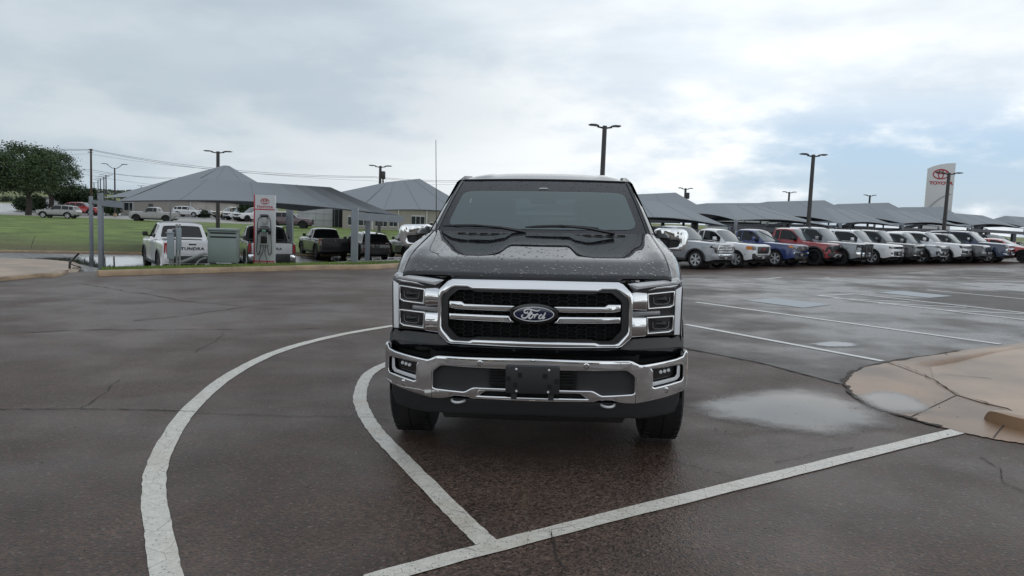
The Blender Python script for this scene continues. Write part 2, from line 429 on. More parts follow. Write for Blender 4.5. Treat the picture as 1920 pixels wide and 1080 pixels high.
# verge with a shallow ditch
vn = GX((-200, 466), (0, 471), (275, 475), (520, 476), (760, 478), (900, 478)); vf = GX((900, 436), (760, 431), (560, 425), (250, 413), (0, 404), (-200, 398))
def ditch(x, y):
    p = Vector((x, y)); a = Vector(vn[1]); d = (Vector(vn[4])-a).normalized(); n = Vector((-d.y, d.x)); s = (p-a).dot(n)
    return .05 + .04*sst(0, 3, s)
vg = sheet('grass_verge', vn+vf, 0.0, 'grass', step=2.0, zf=ditch); tag(vg, 'mown grass verge with a shallow ditch beside the road', 'grass')
ro = sheet('road', list(reversed(vf))+GX((900, 428), (760, 424), (560, 418), (250, 407), (0, 399), (-200, 393)), .07, 'road', step=3.0); tag(ro, 'pale concrete road beyond the grass verge', 'road')
fl = sheet('far_parking_lot', [(-190, 97), (-4, 97), (-4, 119), (-40, 290), (-190, 300)], .06, 'asphalt_wet', step=5.0); tag(fl, 'shiny wet parking lot before the far dealership buildings', 'parking lot')

def kerb(name, px, h, wd, mt='kerb', label=None, off=0., wpts=None, rnd_=False):
    P = smooth_path([(p[0], p[1]) for p in (wpts or GX(*px))], 6); b = nb(); secs = []
    for i, p in enumerate(P):
        t = (P[min(i+1, len(P)-1)]-P[max(i-1, 0)]).normalized(); n = Vector((-t.y, t.x))
        z = gz(p.x, p.y)+off; hh = h(i/(len(P)-1)) if callable(h) else h
        prof = [(0, -.02), (.008, hh*.4), (.028, hh*.74), (.06, hh*.93), (.10, hh), (wd-.04, hh), (wd, hh*.9), (wd, -.02)]
        if rnd_: prof = [(wd*(.5-.5*math.cos(q)), hh*math.sin(q)**.7-.02) for q in lin(0, math.pi, 11)]
        secs.append([(p.x+n.x*a, p.y+n.y*a, z+c) for a, c in prof])
    loft(b, secs, caps=(True, True)); o = obj(name, b, mt, ang=50)
    return tag(o, label, 'kerb', kind='structure')
kerb('kerb', [(186, 518), (300, 514.5), (450, 510), (600, 506), (750, 502), (930, 498)], .14, .22, label='tan concrete kerb before the grass strip and charger')
kerb('kerb', [(-200, 474), (0, 473.5), (275, 477), (520, 479), (760, 481), (900, 480)], .12, .2, label='low kerb along the foot of the grass verge')
gs = GX((186, 517), (300, 513), (450, 508.5), (600, 504), (750, 500), (930, 496), (930, 491), (750, 495), (600, 498.5), (450, 502.5), (300, 506), (190, 510))
gso = sheet('grass_strip', gs, .10, 'grass', step=.6); tag(gso, 'narrow strip of grass right behind the tan kerb', 'grass')
# grass blades along strip and verge edge
def blades(name, spots, mt, hgt, label):
    b = nb(); rr = random.Random(3)
    for x, y, z in spots:
        a = rr.uniform(0, 6.28); hh = hgt*rr.uniform(.5, 1.3); wv = hh*.22; lx, ly = rr.uniform(-.4, .4)*hh, rr.uniform(-.4, .4)*hh
        b.faces.new([b.verts.new((x-math.cos(a)*wv, y-math.sin(a)*wv, z)), b.verts.new((x+math.cos(a)*wv, y+math.sin(a)*wv, z)), b.verts.new((x+lx, y+ly, z+hh))])
    return tag(obj(name, b, mt, smooth=False), label, 'grass', kind='stuff')
sp_ = []
for i in range(9000):
    t = rnd.random(); k = t*4.999; i0 = int(k); f = k-i0
    a = Vector(gs[i0])*(1-f)+Vector(gs[i0+1])*f; c = Vector(gs[11-i0])*(1-f)+Vector(gs[10-i0])*f
    q = a*(1-(s := rnd.random()))+c*s; sp_.append((q.x, q.y, gz(q.x, q.y)+.09))
blades('grass_tufts', sp_, 'grass_blade', .06, 'short grass blades standing in the strip behind the kerb')
sp_ = []
for i in range(16000):
    k = rnd.random()*3.999; i0 = int(k); f = k-i0
    a = Vector(vn[i0])*(1-f)+Vector(vn[i0+1])*f; c = Vector(vf[5-i0])*(1-f)+Vector(vf[4-i0])*f
    q = a.lerp(c, rnd.random()**1.6); sp_.append((q.x, q.y, gz(q.x, q.y)+ditch(q.x, q.y)-.01))
blades('verge_grass', sp_, 'grass_blade', .05, 'uneven mown grass blades over the roadside verge')

# ------------------------------------------------------------------ concrete apron on the left, island on the right
ap = GX((-120, 535), (0, 527), (70, 520), (125, 512), (150, 505), (152, 500), (138, 494), (90, 489.5), (0, 486), (-120, 483))
apo = sheet('concrete_apron', ap, .07, 'concrete_pink', step=1.0); tag(apo, 'wet pinkish concrete apron at the left edge', 'concrete')
kerb('kerb', None, .09, .25, label='rounded kerb nose round the pinkish concrete apron', wpts=[Vector(p) for p in ap[:7]])
isl = GX((1980, 634), (1920, 643), (1800, 659), (1662, 680), (1602, 697), (1584, 716), (1596, 737), (1640, 764), (1705, 785), (1790, 808), (1850, 822), (1925, 834), (2050, 850), (2080, 640))
_r = random.Random(5); isl = [(p.x+_r.uniform(-.012, .012), p.y+_r.uniform(-.012, .012)) for p in smooth_path(isl[:13], 12)]+isl[13:]
iso = sheet('concrete_island', isl, .008, 'concrete_tan', step=.4); tag(iso, 'tan concrete gutter apron with a broken edge on the right', 'concrete')
ramp = GX((1745, 690), (1790, 681), (1925, 661), (2050, 645), (2050, 850), (1940, 800), (1890, 768), (1840, 757), (1792, 742), (1750, 712))
cx_ = Vector(GX((1745, 690))[0]); cy_ = Vector(GX((1890, 768))[0])
def rampz(x, y):
    d = (Vector((x, y))-cx_); n = (cy_-cx_).normalized(); n = Vector((-n.y, n.x)); n = n if n.dot(Vector((1, .2))) > 0 else -n
    return .055*sst(0, 1.6, d.dot(n))
rmo = sheet('kerb_ramp', ramp, .014, 'concrete_pink', step=.3, zf=rampz); tag(rmo, 'sloped concrete kerb ramp panel on the right island', 'concrete')
kerb('kerb', [(2080, 832), (1985, 811), (1925, 797), (1893, 786)], lambda t: .11 if t < .72 else .11*math.sqrt(max(.02, 1-((t-.72)/.28)**2)), .24, 'concrete_pink', label='broken rounded kerb end at the near side of the right island')
kerb('kerb', [(1738, 692), (1790, 682.5), (1925, 662.5), (2050, 646)], lambda t: .065*sst(0, .35, t)+.004, .2, 'concrete_tan', label='tapering kerb at the far side of the right island')

# ------------------------------------------------------------------ markings, cracks, puddles (parts of the lot)
def line(name, px, wd, mt='white_paint', n=6, jit=.004, seed=1, off=.005):
    return strip(name, GX(*px), wd, off, mt, lot, n=n, jit=jit, seed=seed)
line('stripe', [(690, 1090), (900, 1033), (1150, 969), (1400, 907), (1650, 845), (1800, 808)], .125, seed=2, off=.006)
line('stripe', [(317, 1110), (300, 1010), (289, 930), (296, 870), (330, 802), (372, 752), (435, 702), (520, 660), (620, 632), (725, 613), (840, 598)], .137, n=10, seed=3)
line('stripe', [(912, 1019), (850, 958), (765, 872), (706, 810), (682, 772), (675, 742), (688, 706), (722, 684), (790, 660)], .122, n=10, seed=4)
for i, p in enumerate([[(1285, 609), (1655, 678)], [(1305, 567), (1875, 646)], [(1535, 555), (1930, 601)], [(1602, 551.5), (1930, 588)], [(1738, 544), (1930, 562)], [(1838, 538), (1930, 547)]]):
    line('stall_line', p, .11, 'white_paint_far', n=12, jit=.002, seed=10+i, off=.009)
for p in [[(1533, 555), (1604, 551.5)], [(1563, 559.5), (1705, 567)], [(1647, 569), (1812, 577)], [(1775, 582.5), (1920, 589)]]:
    line('hatch_line', p, .10, 'white_paint_far', n=6, jit=.002, off=.0085)
for p in ([(1600, 520), (1925, 531)], [(1800, 516), (1925, 521)], [(1440, 523), (1560, 520)]):
    line('stall_line', p, .10, 'white_paint_far', n=6, jit=.002, off=.009)
for q in ([(1397, 564), (1455, 560), (1560, 571.5), (1507, 578)], [(1645, 549), (1690, 546), (1787, 555.5), (1742, 559)]):
    sheet('painted_patch', GX(*q), .0095, 'blue_paint', lot, step=.5)
def crack(px, wd=.012, seed=1, sub=9, off=.006):
    rr = random.Random(seed); P = GX(*px); out = []
    for a, c in zip(P, P[1:]):
        for k in range(sub):
            f = k/sub; x = a[0]+(c[0]-a[0])*f; y = a[1]+(c[1]-a[1])*f; L_ = math.dist(a, c)/sub
            out.append((x+rr.uniform(-.18, .18)*L_, y+rr.uniform(-.18, .18)*L_))
    out.append(P[-1])
    strip('crack', out, [wd*rr.uniform(.3, 1.5) for _ in range(40)], off, 'crack', lot, n=1, jit=wd*.2, seed=seed)
crack([(-10, 768), (160, 767), (290, 769), (365, 773)], .014, 1); crack([(150, 768), (185, 745), (225, 712)], .006, 2, 6)
crack([(150, 532), (195, 539), (330, 562), (459, 576)], .020, 3); crack([(0, 626), (150, 619), (380, 618), (560, 617), (722, 612)], .022, 4)
crack([(250, 602), (330, 594), (459, 576), (560, 570), (725, 561)], .02, 5); crack([(362, 662), (405, 640), (418, 625)], .007, 6, 6)
crack([(365, 775), (520, 780), (690, 783), (730, 788)], .008, 7); crack([(1035, 1000), (1041, 1040), (1062, 1080)], .007, 8, 6, .0135)
crack([(1230, 852), (1290, 873), (1350, 888), (1390, 900)], .006, 9); crack([(1285, 654), (1430, 682), (1572, 720)], .03, 10, 14)
crack([(1838, 858), (1876, 880), (1880, 905), (1925, 925)], .007, 11); crack([(1655, 680), (1700, 690), (1745, 712), (1790, 740), (1880, 768)], .012, 12, 8, .022)
mat('gutter_dirt', (.045, .034, .026), .8, var=.4, vs=8)
strip('gutter_dirt', isl[2*12:9*12:4], [.05, .03, .07, .02, .05, .04, .03, .06]*3, .0105, 'gutter_dirt', iso, n=3, jit=.02, seed=31)
for a_, c_ in (((1662, 680), (1748, 712)), ((1705, 785), (1795, 742)), ((1790, 683), (1770, 661)), ((1893, 786), (1862, 823)), ((1925, 720), (1760, 704))):
    P_ = GX(a_, c_); strip('joint', P_, .010, .024 if a_[0] > 1900 else .0115, 'gutter_dirt', iso, n=8, jit=.002, seed=33)
crack([(1455, 868), (1540, 850), (1600, 840)], .005, 13)
def puddle(name, px, label, off=.011, n=5, kind=None):
    P = smooth_path([Vector(p) for p in GX(*px)]+[Vector(GX(px[0])[0])], n)[:-1]; c = sum(P, Vector((0, 0)))/len(P)
    b = nb(); lay = b.verts.layers.float.new('depth'); rings = []
    for s, dv in ((.25, 1.), (.6, .9), (.85, .55), (1.0, .25), (1.18, 0.)):
        ring = []
        for p in P:
            q = c+(p-c)*s; v = b.verts.new((q.x, q.y, gz(q.x, q.y)+off)); v[lay] = dv; ring.append(v)
        rings.append(ring)
    b.faces.new(rings[0])
    for r0, r1 in zip(rings, rings[1:]):
        for k in range(len(P)): b.faces.new((r0[k], r0[(k+1) % len(P)], r1[(k+1) % len(P)], r1[k]))
    o = obj(name, b, 'puddle_water', ang=80)
    if o.data.polygons[0].normal.z < 0: o.data.flip_normals()
    return tag(o, label, 'puddle', kind='structure')
puddle('puddle', [(1285, 760), (1400, 738), (1480, 730), (1535, 735), (1602, 750), (1668, 786), (1650, 803), (1565, 821), (1490, 813), (1400, 798), (1320, 782)], 'large puddle on the asphalt between the black pickup and the tan concrete')
puddle('puddle', [(1598, 745), (1640, 734), (1690, 737), (1735, 756), (1745, 772), (1700, 779), (1640, 768)], 'puddle lying on the tan concrete gutter', .012)
puddle('puddle', [(1515, 646), (1560, 641), (1605, 645), (1600, 651), (1545, 651)], 'small bright puddle between two stall lines')
puddle('puddle', [(10, 487), (120, 482), (262, 481), (290, 492), (250, 503), (200, 506), (150, 497), (80, 489)], 'broad shallow puddle before the white pickup on the left', .013)
puddle('puddle', [(560, 484), (640, 481), (720, 484), (700, 489), (610, 490)], 'thin puddle under the parked dark pickups', .013)
mat('pebble', (.03, .028, .026), .7)
b = nb()
for i in range(170):
    px, py = rnd.choice([(rnd.uniform(1320, 1800), rnd.uniform(735, 815)), (rnd.uniform(0, 1900), rnd.uniform(600, 1060))]); p = G(px, py)
    s = rnd.uniform(.0018, .0048); r_ = bmesh.ops.create_icosphere(b, subdivisions=1, radius=s); bmesh.ops.translate(b, vec=p+Vector((0, 0, .010)), verts=r_['verts'])
tag(obj('pebbles', b, 'pebble'), 'loose dark grit scattered over the wet asphalt', 'grit', kind='stuff')
# mountains beyond the right-hand row
b = nb(); P = [(-6, 450), (1700, 446), (1760, 441), (1800, 444), (1840, 438.5), (1862, 437), (1880, 439.5), (1905, 443), (1960, 441), (2100, 446)]
top = [at(px, py+3, 4800) for px, py in P]
for a, c in zip(top, top[1:]):
    f = [b.verts.new(q) for q in (a, c, (c.x, c.y-250, -30), (a.x, a.y-250, -30))]; b.faces.new(f)
    b.faces.new([b.verts.new(q) for q in (c, a, (a.x, a.y+600, -30), (c.x, c.y+600, -30))])
tag(obj('hills', b, 'mountain', smooth=False), 'hills on the far right horizon, coloured haze blue', 'hills', kind='structure')

# ------------------------------------------------------------------ vehicle materials
def droppaint(name, col, rough=.22, drops=.75, scale=62., coat=1.0):
    m, t, b = newmat(name); n = t.nodes; l = t.links
    b.inputs['Base Color'].default_value = (*col, 1); b.inputs['Roughness'].default_value = rough; b.inputs['Coat Weight'].default_value = coat; b.inputs['Coat Roughness'].default_value = .02; b.inputs['Coat IOR'].default_value = 1.5; b.inputs['Specular IOR Level'].default_value = .0 if coat else .5
    tc = n.new('ShaderNodeTexCoord'); mp = n.new('ShaderNodeMapping'); l.new(tc.outputs['Object'], mp.inputs[0]); mp.inputs['Scale'].default_value = (1.0, .62, 1.0)
    hs = []
    for s, thr in ((scale, .58), (scale*1.8, .58)):
        v = n.new('ShaderNodeTexVoronoi'); v.inputs['Scale'].default_value = s; v.inputs['Randomness'].default_value = 1; l.new(mp.outputs[0], v.inputs['Vector'])
        sc = n.new('ShaderNodeSeparateColor'); l.new(v.outputs['Color'], sc.inputs[0])
        sz = n.new('ShaderNodeMapRange'); sz.inputs[1].default_value = thr; sz.inputs[2].default_value = 1; sz.inputs[3].default_value = 0; sz.inputs[4].default_value = .42; l.new(sc.outputs[0], sz.inputs[0])
        sb = n.new('ShaderNodeMath'); sb.operation = 'SUBTRACT'; l.new(sz.outputs[0], sb.inputs[0]); l.new(v.outputs['Distance'], sb.inputs[1])
        mr = n.new('ShaderNodeMapRange'); mr.interpolation_type = 'SMOOTHSTEP'; mr.inputs[1].default_value = 0; mr.inputs[2].default_value = .16; mr.inputs[4].default_value = 1; l.new(sb.outputs[0], mr.inputs[0])
        hs.append(mr.outputs[0])
    mx = n.new('ShaderNodeMath'); mx.operation = 'MAXIMUM'; l.new(hs[0], mx.inputs[0]); l.new(hs[1], mx.inputs[1])
    bp = n.new('ShaderNodeBump'); bp.inputs['Strength'].default_value = drops; bp.inputs['Distance'].default_value = .010; l.new(mx.outputs[0], bp.inputs['Height'])
    l.new(bp.outputs[0], b.inputs['Normal']); l.new(bp.outputs[0], b.inputs['Coat Normal'])
    return m
droppaint('black_paint_wet', (.008, .0085, .010), .3, .9, 34.)
mat('black_paint', (.007, .0075, .009), .3, coat=1.0, spec=.0)
droppaint('frit_glass', (.022, .022, .026), .04, .5, 40, 0.)
mat('chrome', (.80, .81, .82), .055, metal=1.0, bump=.004, bs=7)
mat('chrome_dark', (.42, .43, .44), .12, metal=1.0)
mat('black_plastic', (.018, .0185, .020), .55, bump=.15, bs=400)
mat('gloss_black', (.008, .008, .009), .12, coat=.6)
mat('rubber', (.010, .010, .011), .72, bump=.3, bs=120)
mat('lamp_white', (.78, .80, .82), .22, coat=1.0)
mat('lamp_grey', (.24, .245, .255), .25, coat=1.0)
mat('lens_dark', (.015, .016, .019), .04, coat=1.0)
mat('seat_grey', (.05, .05, .052), .8)
mat('badge_blue', (.006, .010, .045), .15, coat=1.0)
mat('badge_white', (.74, .75, .76), .3, metal=.2)
mat('rim_silver', (.58, .59, .60), .35, metal=.15)
mat('rim_dark', (.035, .036, .038), .35, metal=.6)
mat('underbody', (.008, .008, .008), .9)
m_, t_, b_ = newmat('clear_glass')                 # tinted windscreen: part mirror, part see-through, reflected sky haze painted into the teal base
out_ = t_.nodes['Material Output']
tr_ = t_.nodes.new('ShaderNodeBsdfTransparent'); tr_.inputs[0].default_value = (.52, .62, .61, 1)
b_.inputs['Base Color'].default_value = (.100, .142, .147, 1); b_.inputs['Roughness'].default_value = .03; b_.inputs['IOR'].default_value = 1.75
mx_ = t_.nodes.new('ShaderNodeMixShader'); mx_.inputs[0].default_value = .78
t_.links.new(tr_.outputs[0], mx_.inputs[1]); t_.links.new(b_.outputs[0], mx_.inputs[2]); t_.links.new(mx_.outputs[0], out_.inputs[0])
mat('dark_glass', (.010, .012, .013), .04, ior=1.45)
mat('screen_glass', (.07, .095, .10), .05, ior=2.0)

# wheel meshes are shared by every vehicle; local axis x is the axle, +x the outer face
def wheel_meshes(r, wd, style, spokes=6, rimr=.68):
    b = nb(); rr = r*rimr
    prof = [(rr*.98, -wd*.46), (r*.90, -wd*.5), (r*.97, -wd*.44), (r, -wd*.30), (r, -wd*.02), (r*.985, 0), (r, wd*.02), (r, wd*.30), (r*.97, wd*.44), (r*.90, wd*.5), (rr*1.02, wd*.47), (rr*.98, wd*.40)]
    lathe(b, prof, 40, cap=False)
    for k in range(40):                        # tread blocks
        a = 2*math.pi*k/40
        for s in (-1, 1):
            mx = Matrix.Rotation(a+.04*s, 4, 'X') @ Matrix.Translation((s*wd*.36, 0, r*.985))
            box(b, -wd*.075, wd*.075, -r*.045, r*.045, -.01, .0075, mx=mx)
    tyre = finish(b, 'tyre', True, 30); tyre.materials.append(MATS['rubber'])
    b = nb()
    lathe(b, [(rr*.99, -wd*.4), (rr*.99, wd*.42), (rr*.93, wd*.42), (rr*.90, wd*.30), (rr*.90, -wd*.4)], 36)
    for k in range(spokes):
        a = 2*math.pi*k/spokes
        for off in ((-.13, .13) if style == 'split' else (0,)):
            mx = Matrix.Rotation(a+off, 4, 'X')
            wv = rr*(.075 if style == 'split' else .13)
            secs = [[(wd*.30, -wv*1.0, rr*.18), (wd*.36, -wv*.7, rr*.18), (wd*.36, wv*.7, rr*.18), (wd*.30, wv, rr*.18)], [(wd*.34, -wv*1.25, rr*.93), (wd*.40, -wv*.9, rr*.93), (wd*.40, wv*.9, rr*.93), (wd*.34, wv*1.25, rr*.93)]]
            loft(b, [[mx @ Vector(p) for p in s] for s in secs], close=True, caps=(True, True))
    lathe(b, [(.0, wd*.41), (rr*.12, wd*.41), (rr*.22, wd*.37), (rr*.24, wd*.25)], 18)
    rim = finish(b, 'rim', True, 35)
    b = nb(); lathe(b, [(0, wd*.16), (rr*.62, wd*.16), (rr*.62, wd*.10), (rr*.9, wd*.05), (rr*.9, -wd*.3), (0, -wd*.3)], 24)
    disc = finish(b, 'wheel', True, 35); disc.materials.append(mat('brake_grey', (.012, .012, .012), .7))
    return tyre, rim, disc
WH = {}
def add_wheels(root, spots, r, wd, style='split', rimmat='rim_silver', spokes=6, rimr=.68):
    key = (round(r, 2), round(wd, 2), style, spokes, rimr)
    if key not in WH: WH[key] = wheel_meshes(r, wd, style, spokes, rimr)
    ty, ri, di = WH[key]; k2 = key+(rimmat,)
    if k2 not in WH:
        q = ri.copy(); q.materials.clear(); q.materials.append(MATS[rimmat]); WH[k2] = q
    for x, y, st in spots:
        s = 1 if x > 0 else -1
        wv = obj('wheel', di, None, root, loc=(x-s*wd/2, y, r), rot=(0, 0, (0 if s > 0 else math.pi)+st))
        obj('tyre', ty, None, wv); obj('rim', WH[k2], None, wv)

# ------------------------------------------------------------------ the black pickup
TX, TY = .17, 4.75
truck = empty('pickup_truck'); a_ = R(-3.47); r_ = R(1.27)
ex = Vector((math.cos(a_), math.sin(a_), 0)); ey = Vector((-math.sin(a_), math.cos(a_), 0)); ez = Vector((0, 0, 1))
ex2 = math.cos(r_)*ex+math.sin(r_)*ez; ez2 = math.cos(r_)*ez-math.sin(r_)*ex
mw = Matrix((ex2, ey, ez2)).transposed().to_4x4(); mw.translation = Vector((TX, TY, .012)); truck.matrix_world = mw
tag(truck, 'glossy black rain-beaded pickup with a big chrome grille and bumper, facing the camera', 'pickup truck')
def yfas(x, z=0): return .06+.24*abs(x)**2.4
def ybum(x, z=0): return .30*(abs(x)/1.03)**3.5
def part(name, bm, mt, par=truck, ang=38, **k): return obj(name, bm, mt, par, ang=ang, **k)

# hood
def hood_z(x, y):
    a = abs(x)
    yf = .11+.155*a**2.2                                # leading edge
    t = y-yf
    z = 1.285+interp(t, [(0, 0), (.02, .018), (.21, .091), (.235, .099), (.265, .105), (.34, .117), (1.3, .265)])
    z += -.018*sst(.55, .0, a)*sst(.6, .1, t)*0 + .012*sst(.30, .22, a)*sst(.3, 1.0, t)
    z -= .007*sst(.24, .42, a)*sst(.88, .60, a)*sst(.60, 1.30, y)
    z -= .004*sst(.27, .42, a)*sst(.84, .62, a)*sst(.35, .8, y)
    z += .020*sst(.72, .86, a)*sst(.15, .5, t) - .02*sst(.86, .93, a)
    return z
hx = sorted(set([-v for v in lin(0, .90, 40)]+lin(0, .90, 40)))
def hood_pt(x, v):
    a = abs(x); y0 = .11+.155*a**2.2; y1 = 1.355+.125*(a/.9)**2
    y = y0+(y1-y0)*v; return (x, y, hood_z(x, y))
hv = [0, .008, .016, .03, .06, .09, .12, .16, .2, .25]+lin(.3, 1, 24)
b = nb(); grid(b, hood_pt, hx, hv)
for v_, (dy, dzv) in ((0, (.0, -.030)),):               # turned-down front lip
    grid(b, lambda x, k: (lambda p: (p[0], p[1]+.012*k, p[2]-(.010+.016*sst(.62, .5, abs(x)))*k))(hood_pt(x, 0)), hx, [0, .3, 1])
bmesh.ops.remove_doubles(b, verts=b.verts, dist=1e-4)
part('hood', b, 'black_paint_wet', ang=45)
# inner apron behind grille and lamps, so nothing is see-through
b = nb(); plate(mir([(0, 1.262), (.60, 1.25), (.95, 1.275), (.97, .9), (.95, .5), (0, .46)]), .03, 0, lambda x, z: yfas(x)+.095, bm=b); part('front_core', b, 'underbody')
# fenders, cab sides and bed as lofts along y
FR = .545                                              # wheel arch radius
YW, YR = .98, 4.68
def side_w(y): return interp(y, [(.30, .985), (.34, .998), (.42, 1.012), (.55, 1.035), (.78, 1.066), (1.0, 1.072), (1.3, 1.060), (1.6, 1.035), (1.9, 1.02), (3.7, 1.02), (4.2, 1.05), (4.68, 1.07), (5.2, 1.05), (5.75, 1.02), (5.85, .99)])
def arch(y, base):
    for yw in (YW, YR):
        d = abs(y-yw)
        if d < FR: return max(base, .40+math.sqrt(FR*FR-d*d)*.98)
    return base
def fender_secs(y0, y1, n, s, top, base=.50, xin=None):
    ys = sorted(set([y0+(y1-y0)*i/n for i in range(n+1)]+[yw+sg*FR*q for yw in (YW, YR) for sg in (-1, 1) for q in (.9995, .985, .95, .9, .8, .66, .5, .3) if y0 < yw+sg*FR*q < y1]))
    out = []
    for y in ys:
        wv = side_w(y); zt, xt = top(y); zb = arch(y, base)
        mid = max(zb+.02, .82)
        pts = [(wv-.05, zb-.0), (wv-.006, zb+.004), (wv, zb+.03), (wv+.002, max(mid, zb+.05)), (wv-.012, max(zb+.08, zt-.20)), (wv-.03, max(zb+.1, zt-.10)), (wv-.065, zt-.045), (wv-.10, zt-.015), (xt, zt)]
        out.append([(s*x, y, z) for x, z in pts])
    return out
for s in (-1, 1):
    b = nb()
    def ft(y): return (max(1.10, hood_z(.895, max(y, .26)))+.003, .905) if y < 1.52 else (1.56, .93)
    loft(b, fender_secs(.318, 1.66, 26, s, ft, .5)); part('fender', b, 'black_paint_wet', ang=50)
    b = nb(); tube(b, [(s*.902, y, hood_z(.9, y)+.0005) for y in lin(.25, 1.5, 20)], .0035, 5); part('panel_gap', b, 'gloss_black')
    b = nb()                                           # dark wheel-arch lip
    arc = [(YW+math.cos(t)*FR*1.0, .40+math.sin(t)*FR*.98) for t in lin(R(4), R(176), 22)]
    loft(b, [[(s*(side_w(y)-.02), y, z), (s*(side_w(y)+.010), y, z+.0), (s*(side_w(y)+.008), y+(y-YW)*.07, z+(z-.40)*.07)] for y, z in arc]); part('wheel_arch_trim', b, 'black_plastic')
    # doors: two per side
    for y0, y1 in ((1.665, 2.62), (2.63, 3.56)):
        b = nb(); loft(b, fender_secs(y0, y1, 6, s, lambda y: (1.48, .93), .50)); d = part('door', b, 'black_paint', ang=50)
        b = nb(); box(b, s*1.015-.02, s*1.015+.03, y1-.30, y1-.10, 1.27, 1.31, .008); part('door_handle', b, 'chrome', d)
    b = nb(); loft(b, fender_secs(3.57, 5.85, 34, s, lambda y: (1.50, .90), .55)); part('bed_side', b, 'black_paint', ang=50)
    b = nb(); box(b, s*.97-.09, s*.97+.09, 1.75, 3.5, .40, .46, .02); part('running_board', b, 'black_plastic')
b = nb(); box(b, -.9, .9, 3.6, 5.8, .95, .97); part('bed_floor', b, 'black_plastic')
b = nb(); box(b, -.96, .96, 5.80, 5.86, .82, 1.50, .02); part('tailgate', b, 'black_paint')
b = nb(); box(b, -.98, .98, 5.86, 6.0, .55, .78, .03); part('rear_bumper', b, 'chrome')
b = nb(); box(b, -.78, .78, .35, 5.7, .34, .92); box(b, -.70, .70, .2, .5, .45, 1.15); part('underbody', b, 'underbody')
# cab: roof, pillars
def ws_pt(u, v, off=0.):
    """u -1..1 across, v 0..1 from cowl to header"""
    xb, xt = .905, .765; x = u*(xb+(xt-xb)*v)
    y = (1.42+.16*u*u)*(1-v)+(2.17+.075*u*u)*v; z = (1.535+.012*u*u)*(1-v)+(2.022-.008*u*u)*v
    z += .020*math.sin(math.pi*v)
    return Vector((x, y-off*.5, z+off*.85))
b = nb(); grid(b, lambda u, v: ws_pt(u, v), lin(-1, 1, 25), lin(0, 1, 13)); wsf = part('windshield_frame', b, 'frit_glass')
def ws_uv(pts, off): 
    return [ws_pt(u, v, off) for u, v in pts]
# clear pane with rounded corners set into the dark border
def pane_u(v): return .905-.02*v
b = nb(); rows = []
vs_ = [.075, .082, .10, .13, .18]+lin(.24, .66, 9)+[.70, .725, .735]
def pane_w(v):
    lo, hi = .075, .735; r = .11
    w0 = pane_u(v)
    if v < lo+r: k = (lo+r-v)/r; w0 -= .10*(1-math.sqrt(max(0, 1-k*k)))
    if v > hi-r*.7: k = (v-hi+r*.7)/(r*.7); w0 -= .14*(1-math.sqrt(max(0, 1-k*k)))
    return w0
grid(b, lambda u, v: ws_pt(u*pane_w(v), v, .004), lin(-1, 1, 25), vs_)
# the frame is opened where the pane sits
bm2 = bmesh.new(); bm2.from_mesh(wsf.data)
bmesh.ops.delete(bm2, geom=[f for f in bm2.faces if (lambda c: abs(c.x) < .66 and 1.62 < c.z < 1.85)(f.calc_center_median())], context='FACES'); bm2.to_mesh(wsf.data); bm2.free()
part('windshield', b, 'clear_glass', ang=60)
b = nb(); tri = [(-.055, .735), (.055, .735), (.03, .80), (-.03, .80)]; b.faces.new([b.verts.new(ws_pt(u, v-.02, .006)) for u, v in [(-.06, .80), (.06, .80), (.035, .835), (-.035, .835)]]); part('sensor_housing', b, 'lamp_grey')
b = nb()                                              # roof skin
def roof_pt(u, v):
    y = 2.175+(3.62-2.175)*v; yy = y+.07*u*u*(1-v)
    wv = .80-.005*v; z = 2.026-.008*u*u+.10*math.sin(min(1, v*1.9)*math.pi/2)*(1-.82*abs(u)**4) - .02*sst(.6, 1, v)
    z += .012*(sst(.62, .66, abs(u))-sst(.86, .9, abs(u)))*sst(.05, .15, v)
    return (u*wv*(1+.012*math.sin(v*3)), yy, z)
grid(b, roof_pt, lin(-1, 1, 41), [0, .01, .03, .06, .1, .15, .2, .3, .4, .5, .6, .7, .8, .9, 1]); part('roof', b, 'black_paint_wet', ang=50)
b = nb(); tube(b, [ws_pt(u, .995, .006) for u in lin(-.97, .97, 21)], .007, 5); part('windshield_seal', b, 'gloss_black')
